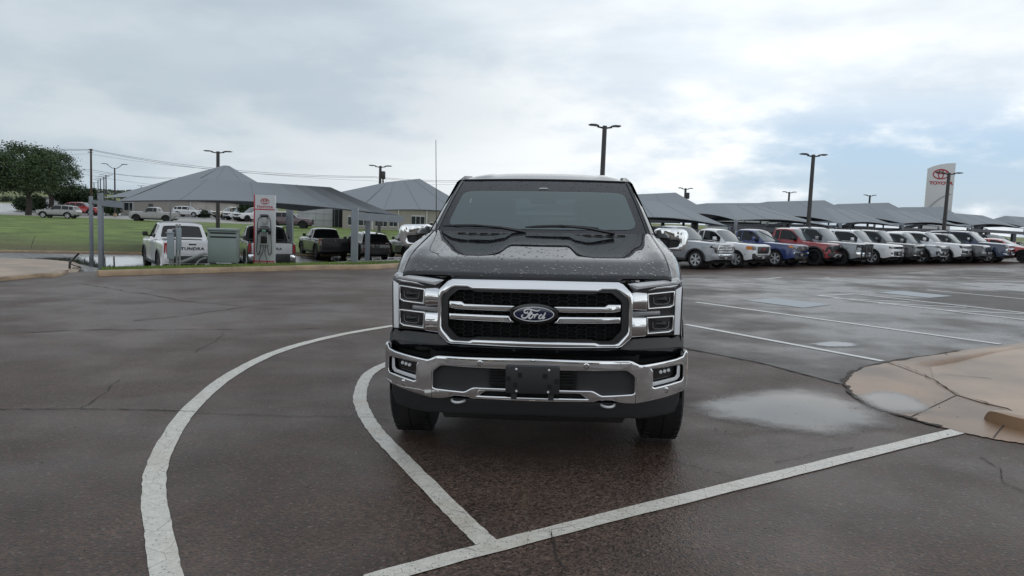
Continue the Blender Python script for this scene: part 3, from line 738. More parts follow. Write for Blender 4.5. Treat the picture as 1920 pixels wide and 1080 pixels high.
for s in (-1, 1):
    b = nb()                                          # A pillar
    secs = []
    for v in lin(0, .965, 9):
        p = ws_pt(s*.985, v); q = ws_pt(s*.99, v)
        secs.append([p+Vector((0, 0, .006)), p+Vector((s*.02, .0, .014-.010*v)), p+Vector((s*(.055-.02*v), .05, .008-.012*v)), p+Vector((s*(.075-.02*v), .12, -.03-.012*v))])
    loft(b, secs); part('pillar', b, 'black_paint_wet', ang=50)
    b = nb(); tube(b, [ws_pt(s*.985, v, .006) for v in lin(0, .965, 9)], .008, 5); part('pillar_trim', b, 'gloss_black')
    # side of the greenhouse: frame and windows
    prof = [(1.62, 1.50), (2.25, 1.985), (2.5, 2.05), (3.0, 2.075), (3.5, 2.04), (3.66, 1.95), (3.70, 1.50)]
    prof2 = [(1.60, 1.50), (2.25, 2.0), (2.5, 2.07), (3.0, 2.095), (3.5, 2.07), (3.72, 2.0)]
    def cabx(z): return interp(z, [(1.45, 1.0), (1.56, .965), (2.0, .815), (2.1, .76)])
    b = nb(); grid(b, lambda t, k: (lambda y, zt: (s*cabx(1.46+(zt-1.46)*k), y, 1.46+(zt-1.46)*k))(1.62+2.08*t, interp(1.62+2.08*t, prof2)), lin(0, 1, 24), lin(0, 1, 7)); part('cab_side', b, 'black_paint')
    for win in ([(1.86, 1.53), (2.33, 1.93), (2.56, 1.95), (2.58, 1.53)], [(2.66, 1.53), (2.65, 1.955), (3.2, 1.95), (3.5, 1.9), (3.52, 1.53)]):
        b = nb(); b.faces.new([b.verts.new((s*(cabx(z)+.006), y, z)) for y, z in win]); part('side_window', b, 'dark_glass')
part('cab_rear', plate([(-.95, 1.0), (.95, 1.0), (.95, 1.5), (.80, 2.03), (-.80, 2.03), (-.95, 1.5)], .03, 0, lambda x, z: 3.66, [[(-.64, 1.55), (.64, 1.55), (.60, 1.95), (-.60, 1.95)]], step=0), 'black_paint')
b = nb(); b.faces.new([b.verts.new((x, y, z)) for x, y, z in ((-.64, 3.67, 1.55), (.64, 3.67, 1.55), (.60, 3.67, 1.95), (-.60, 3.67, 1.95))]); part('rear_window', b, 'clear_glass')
# interior
b = nb(); loft(b, [[(x, 1.44+.1*x*x, 1.50), (x, 1.7+.05*x*x, 1.545), (x, 2.02, 1.53), (x, 2.08, 1.2)] for x in lin(-.86, .86, 9)]); part('dashboard', b, 'seat_grey')
for s in (-1, 1):
    b = nb(); box(b, s*.42-.24, s*.42+.24, 2.62, 2.78, 1.05, 1.66, .06); box(b, s*.42-.24, s*.42+.24, 2.2, 2.75, .95, 1.15, .05); st_ = part('front_seat', b, 'seat_grey')
    b = nb(); box(b, s*.42-.13, s*.42+.13, 2.66, 2.76, 1.69, 1.86, .04); part('headrest', b, 'seat_grey', st_)
b = nb(); lathe(b, [(.185, -.012), (.20, 0), (.185, .012), (.17, 0), (.185, -.012)], 24, 'y'); bmesh.ops.transform(b, matrix=Matrix.Translation((.40, 2.12, 1.48)) @ Matrix.Rotation(R(-25), 4, 'X'), verts=b.verts); part('steering_wheel', b, 'black_plastic')
b = nb(); box(b, -.12, .12, 2.06, 2.09, 1.80, 1.87, .015); part('rear_view_mirror', b, 'black_plastic')
# cowl and wipers
b = nb(); grid(b, lambda x, v: (x, 1.345+.135*(x/.9)**2+.085*v, 1.528+.022*v+.004*(1-(x/.9)**2)), lin(-.86, .86, 21), lin(0, 1, 3)); cw = part('cowl', b, mat('cowl_grey', (.035, .036, .038), .5))
for x in lin(-.66, .66, 15):
    b = nb(); box(b, x-.032, x+.032, 1.365+.135*(x/.9)**2, 1.395+.135*(x/.9)**2, 1.536, 1.5485, .002); part('cowl_vent', b, 'gloss_black', cw)
def wiper(p0, p1, pv):
    b = nb(); p0, p1 = Vector(p0), Vector(p1); tube(b, [p0.lerp(p1, t)+Vector((0, -.012, .012+.012*math.sin(math.pi*t))) for t in lin(0, 1, 9)], [.006, .011, .013, .013, .015, .013, .012, .01, .006], 6); wv = part('wiper', b, 'black_plastic')
    b = nb(); mid = p0.lerp(p1, .5); tube(b, [mid+Vector((0, -.03, .028)), mid.lerp(Vector(pv), .5)+Vector((0, -.035, .03)), Vector(pv)+Vector((0, -.02, .012))], [.010, .013, .018], 6); part('wiper_arm', b, 'gloss_black', wv)
wiper((-.83, 1.50, 1.582), (-.26, 1.40, 1.572), (-.12, 1.375, 1.545)); wiper((-.13, 1.39, 1.585), (.47, 1.42, 1.585), (.60, 1.41, 1.545))
# antenna on the fender
b = nb(); tube(b, [(-.873, 1.43, 1.50), (-.873, 1.43, 1.57)], [.014, .009], 8); tube(b, [(-.873, 1.43, 1.56), (-.876, 1.435, 1.9), (-.884, 1.45, 2.30)], [.0045, .0035, .0028], 6); part('antenna', b, 'gloss_black')
# mirrors
for s in (-1, 1):
    b = nb()
    # chrome C-shaped cap: rounded block with an opening
    outl = [(.985, 1.585), (1.02, 1.603), (1.20, 1.600), (1.235, 1.588), (1.256, 1.555), (1.256, 1.475), (1.235, 1.432), (1.19, 1.412), (1.07, 1.418), (1.075, 1.437), (1.155, 1.447), (1.17, 1.46), (1.172, 1.498), (1.16, 1.508), (1.0, 1.512), (.978, 1.535)]
    plate(sx(outl, s), .16, .018, lambda x, z: 1.70+.05*((abs(x)-1.12)/.14)**2, seg=4, step=.03, bm=b); mr = part('mirror', b, 'chrome', ang=50)
    b = nb(); plate(sx([(.95, 1.55), (1.19, 1.55), (1.21, 1.45), (1.10, 1.425), (.95, 1.44)], s), .10, .015, lambda x, z: 1.735, step=0, bm=b); bh = part('mirror_housing', b, 'black_plastic', mr)
    b = nb(); box(b, min(s*1.085, s*1.093), max(s*1.085, s*1.093), 1.729, 1.74, 1.43, 1.52); part('mirror_seam', b, 'underbody', mr)
    b = nb(); tube(b, [(s*.93, 1.86, 1.46), (s*1.03, 1.82, 1.48)], .05, 8, r2=.03); part('mirror_arm', b, 'black_plastic', mr)
    b = nb(); box(b, s*1.12-.11, s*1.12+.11, 1.868, 1.874, 1.43, 1.58, 0); part('mirror_glass', b, 'dark_glass', mr)
    b = nb(); box(b, s*1.02-.02, s*1.02+.02, 1.74, 1.75, 1.405, 1.425, .003); part('mirror_lamp', b, 'lamp_grey', mr)

# grille
gout = mir([(0, 1.268), (.545, 1.264), (.575, 1.252), (.632, 1.195), (.640, 1.17), (.640, .915), (.632, .895), (.575, .843), (.55, .834), (0, .826)])
gin = mir([(0, 1.203), (.41, 1.203), (.44, 1.215), (.525, 1.215), (.545, 1.207), (.600, 1.160), (.609, 1.14), (.610, .95), (.602, .932), (.548, .872), (.525, .863), (.43, .863), (.40, .874), (0, .874)])
gin2 = [(x*.93, 1.04+(z-1.04)*.90) for x, z in gin]
def gd(x, z): return .55*max(0, z-1.205)+.045+.16*abs(x)**2.6 - .012*math.sin(math.pi*min(1, max(0, (z-.82)/.45)))
gr = part('grille', plate(gout, .05, .019, gd, [gin], step=.05, seg=4), 'chrome', ang=55)
part('grille_surround', plate([(x*1.006, 1.04+(z-1.04)*1.01) for x, z in gin], .02, .0, lambda x, z: gd(x, z)+.018+.0, [gin2], step=.05), 'black_plastic', gr)
b = nb()                                              # honeycomb mesh
for i in range(-9, 10):
    for j in range(-6, 7):
        cx0 = i*.062; cz0 = 1.04+j*.030+(.015 if i % 2 else 0)
        if abs(cx0) > .53 or not .885 < cz0 < 1.195: continue
        hexo = [(-.038, 0), (-.024, .0150), (.024, .0150), (.038, 0), (.024, -.0150), (-.024, -.0150)]
        ring = [[(cx0+x*k, y+gd(cx0+x, 0), cz0+z*k) for x, z in hexo] for k, y in ((1.0, .045), (.93, .045), (.82, .075))]
        rs = [[b.verts.new(p) for p in r] for r in ring]
        for a0, a1 in zip(rs, rs[1:]):
            for k in range(6): b.faces.new((a0[k], a0[(k+1) % 6], a1[(k+1) % 6], a1[k]))
gm = part('grille_mesh', b, mat('mesh_black', (.006, .006, .007), .45), gr); gm['kind'] = 'stuff'
b = nb(); plate(mir([(0, 1.20), (.58, 1.19), (.60, .9), (0, .87)]), .01, 0, lambda x, z: gd(x, z)+.085, bm=b); part('radiator', b, 'underbody', gr)
for s in (-1, 1):
    part('grille_bar', plate(sx([(.558, 1.124), (.475, 1.124), (.455, 1.109), (.116, 1.106), (.138, 1.088), (.156, 1.066), (.50, 1.070), (.558, 1.077)], s), .03, .0135, lambda x, z: gd(x, z)-.008, step=.05, seg=4), 'chrome', gr, ang=55)
    part('grille_bar', plate(sx([(.558, 1.044), (.157, 1.041), (.142, 1.016), (.115, .994), (.45, .998), (.558, 1.002)], s), .03, .0135, lambda x, z: gd(x, z)-.008, step=.05, seg=4), 'chrome', gr, ang=55)
def oval(a, b_, n=48): return [(a*math.cos(2*math.pi*k/n), 1.058+b_*math.sin(2*math.pi*k/n)) for k in range(n)]
part('badge_bezel', plate(oval(.154, .066), .05, .010, lambda x, z: .0, step=0, seg=3), 'gloss_black', gr)
bd = part('badge', plate(oval(.129, .0468), .006, .003, lambda x, z: -.006, step=0), 'badge_blue', gr)
part('badge_ring', plate(oval(.130, .0475), .004, .001, lambda x, z: -.009, [oval(.1245, .0425)], step=0), 'badge_white', gr)
b = nb(); k_ = .258/818
strokes = [[(648, 522), (612, 548), (580, 538), (575, 505), (600, 477), (650, 466), (705, 474), (760, 492), (815, 506), (862, 502), (892, 484)],
 [(722, 492), (700, 525), (668, 580), (628, 630), (585, 652), (545, 645), (522, 618), (530, 590), (556, 590)], [(640, 565), (690, 552), (742, 528)],
 [(738, 560), (705, 572), (676, 612), (670, 645), (694, 660), (726, 642), (750, 602), (746, 570), (738, 560)], [(748, 575), (772, 588), (800, 574)],
 [(806, 570), (792, 610), (776, 658)], [(790, 618), (815, 584), (842, 570), (858, 582)],
 [(938, 586), (905, 588), (878, 620), (872, 650), (895, 664), (926, 648), (952, 604)], [(1006, 535), (978, 592), (952, 650), (966, 664), (1000, 628)]]
for st in strokes:
    P = smooth_path([Vector(((x-768)*k_, -.0115, 1.058-(y-572)*k_+(x-768)*k_*.022)) for x, y in st], 5)
    tube(b, P, [.0044*(.75+.5*math.sin(math.pi*min(1, i/len(P)+.15))) for i in range(len(P))], 6, r2=None)
for v in b.verts: v.co.y = -.0115+(v.co.y+.0115)*.45
part('badge_lettering', b, 'badge_white', gr)
# valance between lamps, grille and bumper
def vd(x, z): return yfas(x)+.012+(.30*(z-.815) if z > .815 else .75*(.815-z))
part('valance', plate(mir([(0, .822), (.56, .826), (.648, .893), (.90, .893), (.925, .883), (.945, .893), (.992, .902), (1.012, .86), (1.010, .80), (.98, .762), (.705, .742), (.64, .770), (0, .772)]), .05, .008, vd, step=.06, zstep=.0205), 'black_paint', ang=25)
# lamps
for s in (-1, 1):
    hd = lambda x, z: yfas(x)+.018
    hl = part('headlamp', plate(sx([(.605, 1.252), (.66, 1.262), (.955, 1.286), (.984, 1.262), (.992, 1.20), (.990, .91), (.94, .896), (.915, .900), (.64, .905), (.64, 1.195)], s), .04, .006, hd, step=.05), 'lens_dark')
    part('turn_signal', plate(sx([(.603, 1.252), (.66, 1.259), (.954, 1.284), (.972, 1.262), (.958, 1.247), (.80, 1.233), (.665, 1.216)], s), .02, .006, lambda x, z: yfas(x)+.006, step=.05, seg=3), mat('lamp_smoke', (.58, .59, .61), .25, coat=1.0), hl)
    part('light_bar', plate(sx([(.628, 1.2475), (.94, 1.272), (.945, 1.257), (.675, 1.230)], s), .006, .004, lambda x, z: yfas(x)-.002, step=.05, seg=3), 'lamp_white', hl)
    part('running_light', plate(sx([(.978, 1.232), (.934, 1.208), (.934, .906), (.974, .903)], s), .02, .008, lambda x, z: yfas(x)-.004, step=.02, seg=3), 'lamp_white', hl)
    part('lamp_crown', plate(sx([(.74, 1.206), (.934, 1.222), (.955, 1.244), (.80, 1.229)], s), .012, .003, lambda x, z: yfas(x)+.008, step=.05), 'chrome_dark', hl)
    for zt0, zt1, zb1, zb0, nm in ((1.203, 1.188, 1.081, 1.098, 'u'), (1.038, 1.033, .915, .931, 'l')):
        q = [(.931, zt0), (.737, zt1), (.741, zb1), (.903, zb0-.008), (.931, zb0+.006)]; cxm = .835; czm = (zt0+zb1)/2
        qi = [(cxm+(x-cxm)*.87, czm+(z-czm)*.80) for x, z in q]
        pf = part('lamp_frame', plate(sx(q, s), .025, .004, lambda x, z: yfas(x)-.002, [sx(qi, s)], step=.05), 'chrome', hl)
        b = nb(); lathe(b, [(0, -.022), (.016, -.020), (.030, -.010), (.034, .01)], 16, 'y', (0, 0, 0)); bmesh.ops.transform(b, matrix=Matrix.Translation((s*.835, yfas(.835)+.018, czm+.004)) @ Matrix.Diagonal((1.25, 1, .75, 1)), verts=b.verts); part('projector_lens', b, 'dark_glass', hl)
        b = nb(); uu = [(.895, czm+.020), (.893, czm-.012), (.878, czm-.026), (.80, czm-.026), (.785, czm-.016), (.782, czm+.02)]
        tube(b, [(s*x, yfas(x)+.012, z) for x, z in uu], .0022, 5); part('lamp_trace', b, 'lamp_grey', hl)
    part('lamp_bar', plate(sx([(.83, 1.071), (.642, 1.068), (.642, 1.041), (.83, 1.047)], s), .02, .004, lambda x, z: yfas(x)+.002, step=.05), 'lamp_grey', hl)
    # chrome links between grille and lamp
    part('grille_link', plate(sx([(.625, 1.193), (.66, 1.199), (.733, 1.193), (.737, 1.083), (.735, 1.077), (.63, 1.086)], s), .03, .012, lambda x, z: yfas(x)-.012-.02*math.sin(math.pi*min(1, max(0, (z-1.08)/.115))), step=.03, zstep=.02, seg=3), 'chrome', gr, ang=55)
    part('grille_link', plate(sx([(.628, 1.035), (.733, 1.032), (.737, .912), (.73, .906), (.632, .902)], s), .03, .012, lambda x, z: yfas(x)-.012-.016*math.sin(math.pi*min(1, max(0, (z-.905)/.13))), step=.03, zstep=.02, seg=3), 'chrome', gr, ang=55)
# bumper
def bd_(x, z):
    t = (z-.62)/.15
    return ybum(x)+.005*t*t+(.012 if z > .74 else 0)*0
bo = mir([(0, .766), (.625, .760), (.645, .755), (.692, .731), (.715, .729), (.95, .750), (1.0, .762), (1.016, .792), (1.030, .795), (1.041, .775), (1.041, .60), (1.036, .545), (1.01, .522), (.90, .502), (.672, .474), (.60, .478), (.555, .486), (.52, .500), (.43, .500), (.395, .488), (0, .482)])
h1 = mir([(0, .692), (.585, .697), (.61, .694), (.655, .660), (.662, .645), (.662, .545), (.645, .540), (.455, .534), (.44, .538), (.395, .563), (.38, .566), (0, .566)])
h2 = [(.305, .545), (.352, .512), (-.352, .512), (-.305, .545)]
fog = [(.775, .700), (.99, .707), (1.004, .695), (1.006, .610), (.995, .597), (.80, .573), (.787, .578), (.785, .685)]
bp_ = part('front_bumper', plate(bo, .06, .011, bd_, [h1, h2, fog, sx(fog, -1)], step=.04, zstep=.035, seg=4), 'chrome', ang=50)
part('bumper_insert', plate(mir([(0, .705), (.62, .705), (.68, .655), (.68, .53), (.45, .52), (0, .55)]), .03, .0, lambda x, z: bd_(x, z)+.045+.10*sst(.64, .60, z)*0+(.03 if abs(x) < .285 else 0), step=.05), 'black_plastic', bp_)
part('bumper_insert', plate(mir([(0, .557), (.37, .555), (.37, .50), (0, .50)]), .02, 0, lambda x, z: .06, step=0), 'underbody', bp_)
for s in (-1, 1):
    b = nb()
    for k in range(6): box(b, min(s*.18, s*.283), max(s*.18, s*.283), .035, .05, .578+k*.019, .584+k*.019)
    part('air_duct', b, 'gloss_black', bp_)
    part('bumper_seam', plate(sx([(.669, .655), (.672, .655), (.672, .476), (.669, .476)], s), .002, 0, lambda x, z: bd_(x, z)-.0015, step=0), 'gloss_black', bp_)
    for x, z in ((.344, .726), (.878, .548)):
        b = nb(); lathe(b, [(0, -.006), (.013, -.006), (.0145, -.003), (.015, 0), (.0155, -.004), (.020, -.003), (.021, .004)], 20, 'y', (s*x, bd_(x, z)-.0005, z)); part('parking_sensor', b, 'chrome', bp_)
    fl_ = part('fog_lamp', plate(sx([(x, z) for x, z in fog], s), .02, 0, lambda x, z: bd_(x, z)+.062, step=.05), 'gloss_black', bp_)
    part('fog_light_strip', plate(sx([(.985, .700), (.962, .697), (.960, .640), (.945, .622), (.787, .604), (.787, .580), (.965, .602), (.985, .622)], s), .02, .006, lambda x, z: bd_(x, z)+.022, step=.03, seg=3), mat('lamp_frost', (.62, .63, .65), .25, coat=1.0), bp_)
    for k in range(3):
        b = nb(); x = .845+k*.028; lathe(b, [(0, 0), (.011, .004), (.013, .02)], 12, 'y', (s*x, bd_(x, .664)+.045, .664+.003*k)); bmesh.ops.scale(b, vec=(1, 1, 1), verts=b.verts); part('fog_led', b, 'lamp_white', bp_)
    b = nb(); P = [(s*(.49+.045*math.cos(t)), -.005-.0+.09*(1-math.sin(t)), .466) for t in lin(0, math.pi, 12)]; tube(b, P, .0085, 8); part('tow_hook', b, 'rim_silver', bp_)
# licence plate bracket
b = nb(); plate([(-.168, .722), (.168, .722), (.174, .716), (.174, .556), (.166, .545), (-.166, .545), (-.174, .556), (-.174, .716)], .03, .006, lambda x, z: -.035, step=0, bm=b); pb = part('plate_bracket', b, 'black_plastic')
for x, z in ((-.08, .665), (.08, .663), (-.11, .60), (.11, .594), (-.155, .64), (.155, .63)):
    b = nb(); box(b, x-.014, x+.014, -.0375, -.033, z-.016, z+.016, 0); part('bracket_slot', b, 'underbody', pb)
for x, z in ((-.105, .704), (.105, .703), (-.102, .56), (.102, .56)):
    b = nb(); lathe(b, [(0, -.006), (.006, -.005), (.008, 0)], 12, 'y', (x, -.035, z)); part('bracket_screw', b, 'badge_white', pb)
for x in (-.12, .12):
    b = nb(); box(b, x-.018, x+.018, -.02, .03, .50, .55); part('bracket_leg', b, 'black_plastic', pb)
# lower air dam
def dd(x, z): return ybum(x)+.03+.25*(.5-z)
part('air_dam', plate(mir([(0, .486), (.60, .478), (.99, .512), (.985, .44), (.962, .372), (.90, .362), (.72, .352), (.64, .362), (0, .372)]), .04, .01, dd, step=.06, zstep=.05), 'black_plastic')
part('air_dam_lip', plate(mir([(0, .375), (.62, .365), (.60, .315), (0, .31)]), .03, .006, lambda x, z: .16+.3*(.37-z), step=0), 'black_plastic')
add_wheels(truck, [(-1.075, YW, 0), (1.075, YW, 0), (-1.06, YR, 0), (1.06, YR, 0)], .415, .285, 'split', 'rim_silver', 6, .66)

# ------------------------------------------------------------------ ordinary vehicles
def carpaint(key, col, metal=.0):
    return mat('paint_'+key, col, .28, metal=metal, coat=1.0)
for k, c in dict(white=(.68, .69, .70), silver=(.31, .33, .35), blue=(.005, .026, .135), red=(.28, .007, .014), grey=(.075, .08, .085), dark=(.02, .022, .024), navy=(.018, .035, .085), green=(.011, .013, .010), maroon=(.012, .004, .006), plum=(.085, .045, .055), graphite=(.034, .036, .039), sky=(.22, .42, .55), beige=(.50, .42, .32), brightred=(.42, .02, .022), wine=(.10, .02, .025), black=(.012, .012, .013), steel=(.22, .24, .26), warmsilver=(.25, .24, .235)).items():
    carpaint(k, c, .35 if k in ('silver', 'steel', 'warmsilver', 'grey') else 0.)
mat('tail_red', (.33, .012, .015), .15, coat=1.0)
mat('amber', (.65, .22, .03), .2, coat=1.0)
mat('lamp_clear', (.20, .21, .22), .12, coat=1.0)
mat('plate_black', (.02, .02, .022), .4)
mat('plate_mark', (.62, .62, .60), .5)
mat('grille_dark', (.014, .014, .015), .35)
mat('cladding', (.035, .036, .038), .6)
mat('roof_rack', (.02, .02, .02), .4)

def vehicle(name, label, cat, kind, paint, L_, W_, H_, loc, rz, scale=1.0, front=None, rear=None, hood=1.08, belt=None, nose=.0, clad=None, rim='rim_silver', rstyle='split', wr=.39, rails=False, group=None, mirror=None, text=None, chrome_bumper=False, spokes=6, detail=True, gh=None, guard=False):
    """front of the vehicle at y = 0, rear at y = L_, x is its left/right, origin on the ground"""
    root = empty(name, loc, rz); root.scale = (scale,)*3
    tag(root, label, cat, group)
    P = 'paint_'+paint; hw = W_/2; clad = clad or 'black_plastic'
    yf = .17*L_ if kind != 'car' else .19*L_
    wf, wb_ = {'pickup': (.165*L_, .795*L_), 'suv': (.19*L_, .79*L_), 'car': (.19*L_, .79*L_)}[kind]
    belt = belt or hood+.06
    ar = wr*1.22; zb0 = .36 if kind != 'car' else .25
    cowl = {'pickup': .285, 'suv': .29, 'car': .29}[kind]*L_
    if kind == 'pickup':
        roof0, roof1, rbase = cowl+.76, .60*L_, .635*L_; deck = belt+.03
        topf = lambda y: interp(y, [(0, hood-.14), (.06, hood-.05), (.16, hood-.015), (.4, hood), (cowl, belt-.01), (cowl+.2, belt), (rbase, belt), (rbase+.05, deck), (L_-.05, deck), (L_, deck-.02)])
    elif kind == 'suv':
        roof0, roof1, rbase = cowl+.72, L_-.42, L_-.10; deck = belt
        topf = lambda y: interp(y, [(0, hood-.14), (.06, hood-.05), (.16, hood-.015), (.4, hood), (cowl, belt-.01), (cowl+.2, belt), (L_-.06, belt+.01), (L_, belt-.12)])
    else:
        roof0, roof1, rbase = cowl+.85, .70*L_, .86*L_; deck = belt
        topf = lambda y: interp(y, [(0, hood-.22), (.1, hood-.13), (.4, hood-.05), (cowl, belt-.01), (cowl+.2, belt), (rbase, belt+.02), (L_-.1, belt-.02), (L_, belt-.15)])
    rnd_n = .14 if kind != 'car' else .30
    wt = [(0, hw*(.80-.04*nose)), (.03, hw*.86), (.07, hw*.91), (rnd_n, hw*.955), (rnd_n*1.9, hw*.985), (.5, hw), (L_-.5, hw), (L_-.16, hw*.985), (L_-.06, hw*.95), (L_, hw*.90)]
    wfun = lambda y: interp(y, wt)
    def fy(x, z=0):                                     # front surface depth at lateral x
        a = abs(x)
        inv = [(w_, y_) for y_, w_ in wt[:6]]
        return interp(a, inv)
    def ry(x, z=0):
        inv = [(w_, L_-y_) for y_, w_ in reversed(wt[6:])]
        return L_-interp(abs(x), inv)
    def zb(y):
        for yw in (wf, wb_):
            d = abs(y-yw)
            if d < ar: return max(zb0, wr+math.sqrt(ar*ar-d*d)*.96)
        return interp(y, [(0, zb0+.10), (.3, zb0), (L_-.4, zb0), (L_, zb0+.12)])
    ys = sorted(set([0, .03, .07, .14, .26, .4, .55]+lin(.7, L_-.6, 22)+[L_-.4, L_-.25, L_-.16, L_-.06, L_]+[yw+sg*ar*q for yw in (wf, wb_) for sg in (-1, 1) for q in (.999, .97, .9, .78, .6, .35)]))
    ys = [y for y in ys if 0 <= y <= L_]
    b = nb(); secs = []
    for y in ys:
        w_ = wfun(y); z0 = zb(y); zt = topf(y); fl = .018*max(0, 1-min(abs(y-wf), abs(y-wb_))/ar)
        half = [(w_-.05, z0), (w_-.004+fl, z0+.01), (w_+fl, max(z0+.03, zb0+.12)), (w_+fl*.6, max(z0+.05, .68)), (w_-.012, max(z0+.06, zt-.22)), (w_-.022, max(z0+.07, zt-.10)), (w_-.055, zt-.028), (w_-.14, zt), (w_*.5, zt+.014+.01*(y < cowl)), (0, zt+.018)]
        secs.append([(-x, y, z) for x, z in half]+[(x, y, z) for x, z in reversed(half[:-1])])
    loft(b, secs, caps=(True, True)); obj('body', b, P, root, ang=32)
    b = nb(); box(b, -hw*.80, hw*.80, .25, L_-.3, .26, min(belt-.2, .86)); obj('underbody', b, 'underbody', root)
    # greenhouse
    wb2, wr2 = hw-.055, hw-.235
    H0 = H_
    rf = lambda v: H0-.05*abs(2*v-1)**2.5-(.06*v if kind == 'suv' else 0)
    def gpt(u, y, k):                                   # k 0 belt .. 1 roof edge
        return (u*(wb2+(wr2-wb2)*k), y, 0)
    b = nb(); nf = 9
    roofs = []
    for i in range(nf):
        v = i/(nf-1); y = roof0+(roof1-roof0)*v; z = rf(v)
        roofs.append([(u*wr2*(1.0-.03*abs(2*v-1)), y, z-.055*abs(u)**4-.012*u*u) for u in lin(-1, 1, 11)])
    loft(b, roofs)
    fr = roofs[0]; re = roofs[-1]
    base_f = [(u*wb2*.96, cowl-.02+.10*u*u, belt+.0) for u in lin(-1, 1, 11)]
    base_r = [(u*wb2*.97, rbase-.02*u*u, (belt if kind != 'car' else belt+.02)) for u in lin(-1, 1, 11)]
    loft(b, [base_f, fr]); loft(b, [re, base_r])
    for sg in (0, -1):
        s_ = -1 if sg == 0 else 1
        top = [base_f[sg]]+[r_[sg] for r_ in roofs]+[base_r[sg]]
        bot = [(s_*wb2, p[1], belt-.03) for p in top]
        loft(b, [top, bot])
    bmesh.ops.remove_doubles(b, verts=b.verts, dist=1e-4)
    obj('cabin', b, P, root, ang=30)
    # glass
    def lerp(a, c, t): return tuple(p+(q-p)*t for p, q in zip(a, c))
    def panel(rowA, rowB, u0, u1, k0, k1, off, nm, mt):
        b = nb(); n = len(rowA)
        def pt(u, k):
            f = u*(n-1); i = min(int(f), n-2); t = f-i
            return Vector(lerp(lerp(rowA[i], rowA[i+1], t), lerp(rowB[i], rowB[i+1], t), k))+Vector(off)
        us = lin(u0, u1, 9)
        def q(u, k):
            c = .5*(u0+u1); h_ = .5*(u1-u0); e = .05 if k in (k0, k1) else 0
            return pt(c+(u-c)*(1-e), k)
        grid(b, q, us, [k0, k0+.06, .5*(k0+k1), k1-.06, k1]); return obj(nm, b, mt, root, ang=60)
    panel(base_f, fr, .03, .97, .04, .96, (0, -.012, .010), 'windshield', 'screen_glass')
    panel(re, base_r, .08, .92, .12 if kind != 'pickup' else .18, .88, (0, .014, .004), 'rear_window', 'dark_glass')
    zb_w = belt+.035
    for s_ in (-1, 1):
        i_ = 0 if s_ < 0 else -1
        def sp(y, k):                                   # point on side of greenhouse
            v = (y-roof0)/(roof1-roof0)
            zt = rf(min(1, max(0, v)))-.067; xt = wr2*(1.0-.03*abs(2*min(1, max(0, v))-1))
            if y < roof0: f = (y-cowl)/(roof0-cowl); zt = belt+(zt-belt)*f; xt = wb2*.96+(xt-wb2*.96)*f
            if y > roof1: f = (rbase-y)/(rbase-roof1); zt = belt+(zt-belt)*max(0, f); xt = wb2*.97+(xt-wb2*.97)*max(0, f)
            z = (belt-.03)*(1-k)+zt*k; x = wb2*(1-k)+xt*k
            return (s_*(x+.008), y, z)
        mid = roof0+(.36 if kind == 'pickup' else .30)*(roof1-roof0)+.25
        wins = [(cowl+.34, mid-.03), (mid+.03, roof1-.07)] if kind == 'pickup' else [(cowl+.36, mid-.05), (mid+.05, mid+.05+.34*(roof1-roof0)), (mid+.14+.34*(roof1-roof0), rbase-.28 if kind == 'suv' else roof1+.25)]
        for a_, c_ in wins:
            b = nb()
            def wtop(y): 
                return .90
            cols = [[sp(y, .13), sp(y, .5), sp(y, .92)] for y in lin(a_, c_, 6)]
            loft(b, cols); obj('side_window', b, 'dark_glass', root, ang=60)
        b = nb(); mx0 = wb2+.02
        my = cowl+.46; mz = belt+.06
        box(b, min(s_*(mx0+.05), s_*(mx0+.24)), max(s_*(mx0+.05), s_*(mx0+.24)), my, my+.13, mz, mz+.17, .03); box(b, min(s_*(mx0-.06), s_*(mx0+.10)), max(s_*(mx0-.06), s_*(mx0+.10)), my+.03, my+.09, mz-.01, mz+.04, .01)
        obj('mirror', b, (mirror or P), root)
        if detail:
            for a_ in ((mid-.24, roof1-.28) if kind == 'pickup' else (mid-.24, mid+.62)):
                b = nb(); box(b, min(s_*(hw-.03), s_*(hw+.022)), max(s_*(hw-.03), s_*(hw+.022)), a_, a_+.2, belt-.16, belt-.125, .008); obj('door_handle', b, P if chrome_bumper is False else 'chrome', root)
            for a_ in (mid, (roof1+.02 if kind == 'pickup' else mid+.86)):
                b = nb(); loft(b, [[(s_*(wfun(a_)+.002), a_-.004, z), (s_*(wfun(a_)+.002), a_+.004, z)] for z in (zb0+.12, .68)]+[[(s_*(wfun(a_)-.009), a_-.004, topf(a_)-.22), (s_*(wfun(a_)-.009), a_+.004, topf(a_)-.22)], [(s_*(wfun(a_)-.018), a_-.004, topf(a_)-.10), (s_*(wfun(a_)-.018), a_+.004, topf(a_)-.10)]]); obj('door_seam', b, 'underbody', root)
            for yw in (wf, wb_):
                b = nb(); loft(b, [[(s_*(wfun(y)-.03), y, z), (s_*(wfun(y)+.030), y, z), (s_*(wfun(y)+.024), yw+(y-yw)*1.16, wr+(z-wr)*1.15)] for y, z in [(yw+math.cos(t)*ar, wr+math.sin(t)*ar*.96) for t in lin(R(0), R(180), 16)]]); obj('wheel_arch_trim', b, clad, root)
            b = nb(); box(b, min(s_*(hw-.10), s_*(hw+.01)), max(s_*(hw-.10), s_*(hw+.01)), wf+ar+.05, wb_-ar-.05, zb0-.03, zb0+.10, .02); obj('sill', b, clad, root)
        if rails:
            b = nb(); tube(b, [(s_*(wr2-.06), roof0+.1, H0-.05), (s_*(wr2-.06), roof0+.2, H0+.015), (s_*(wr2-.06), roof1-.2, H0-.03), (s_*(wr2-.06), roof1-.05, H0-.09)], .017, 6); obj('roof_rail', b, 'roof_rack', root)
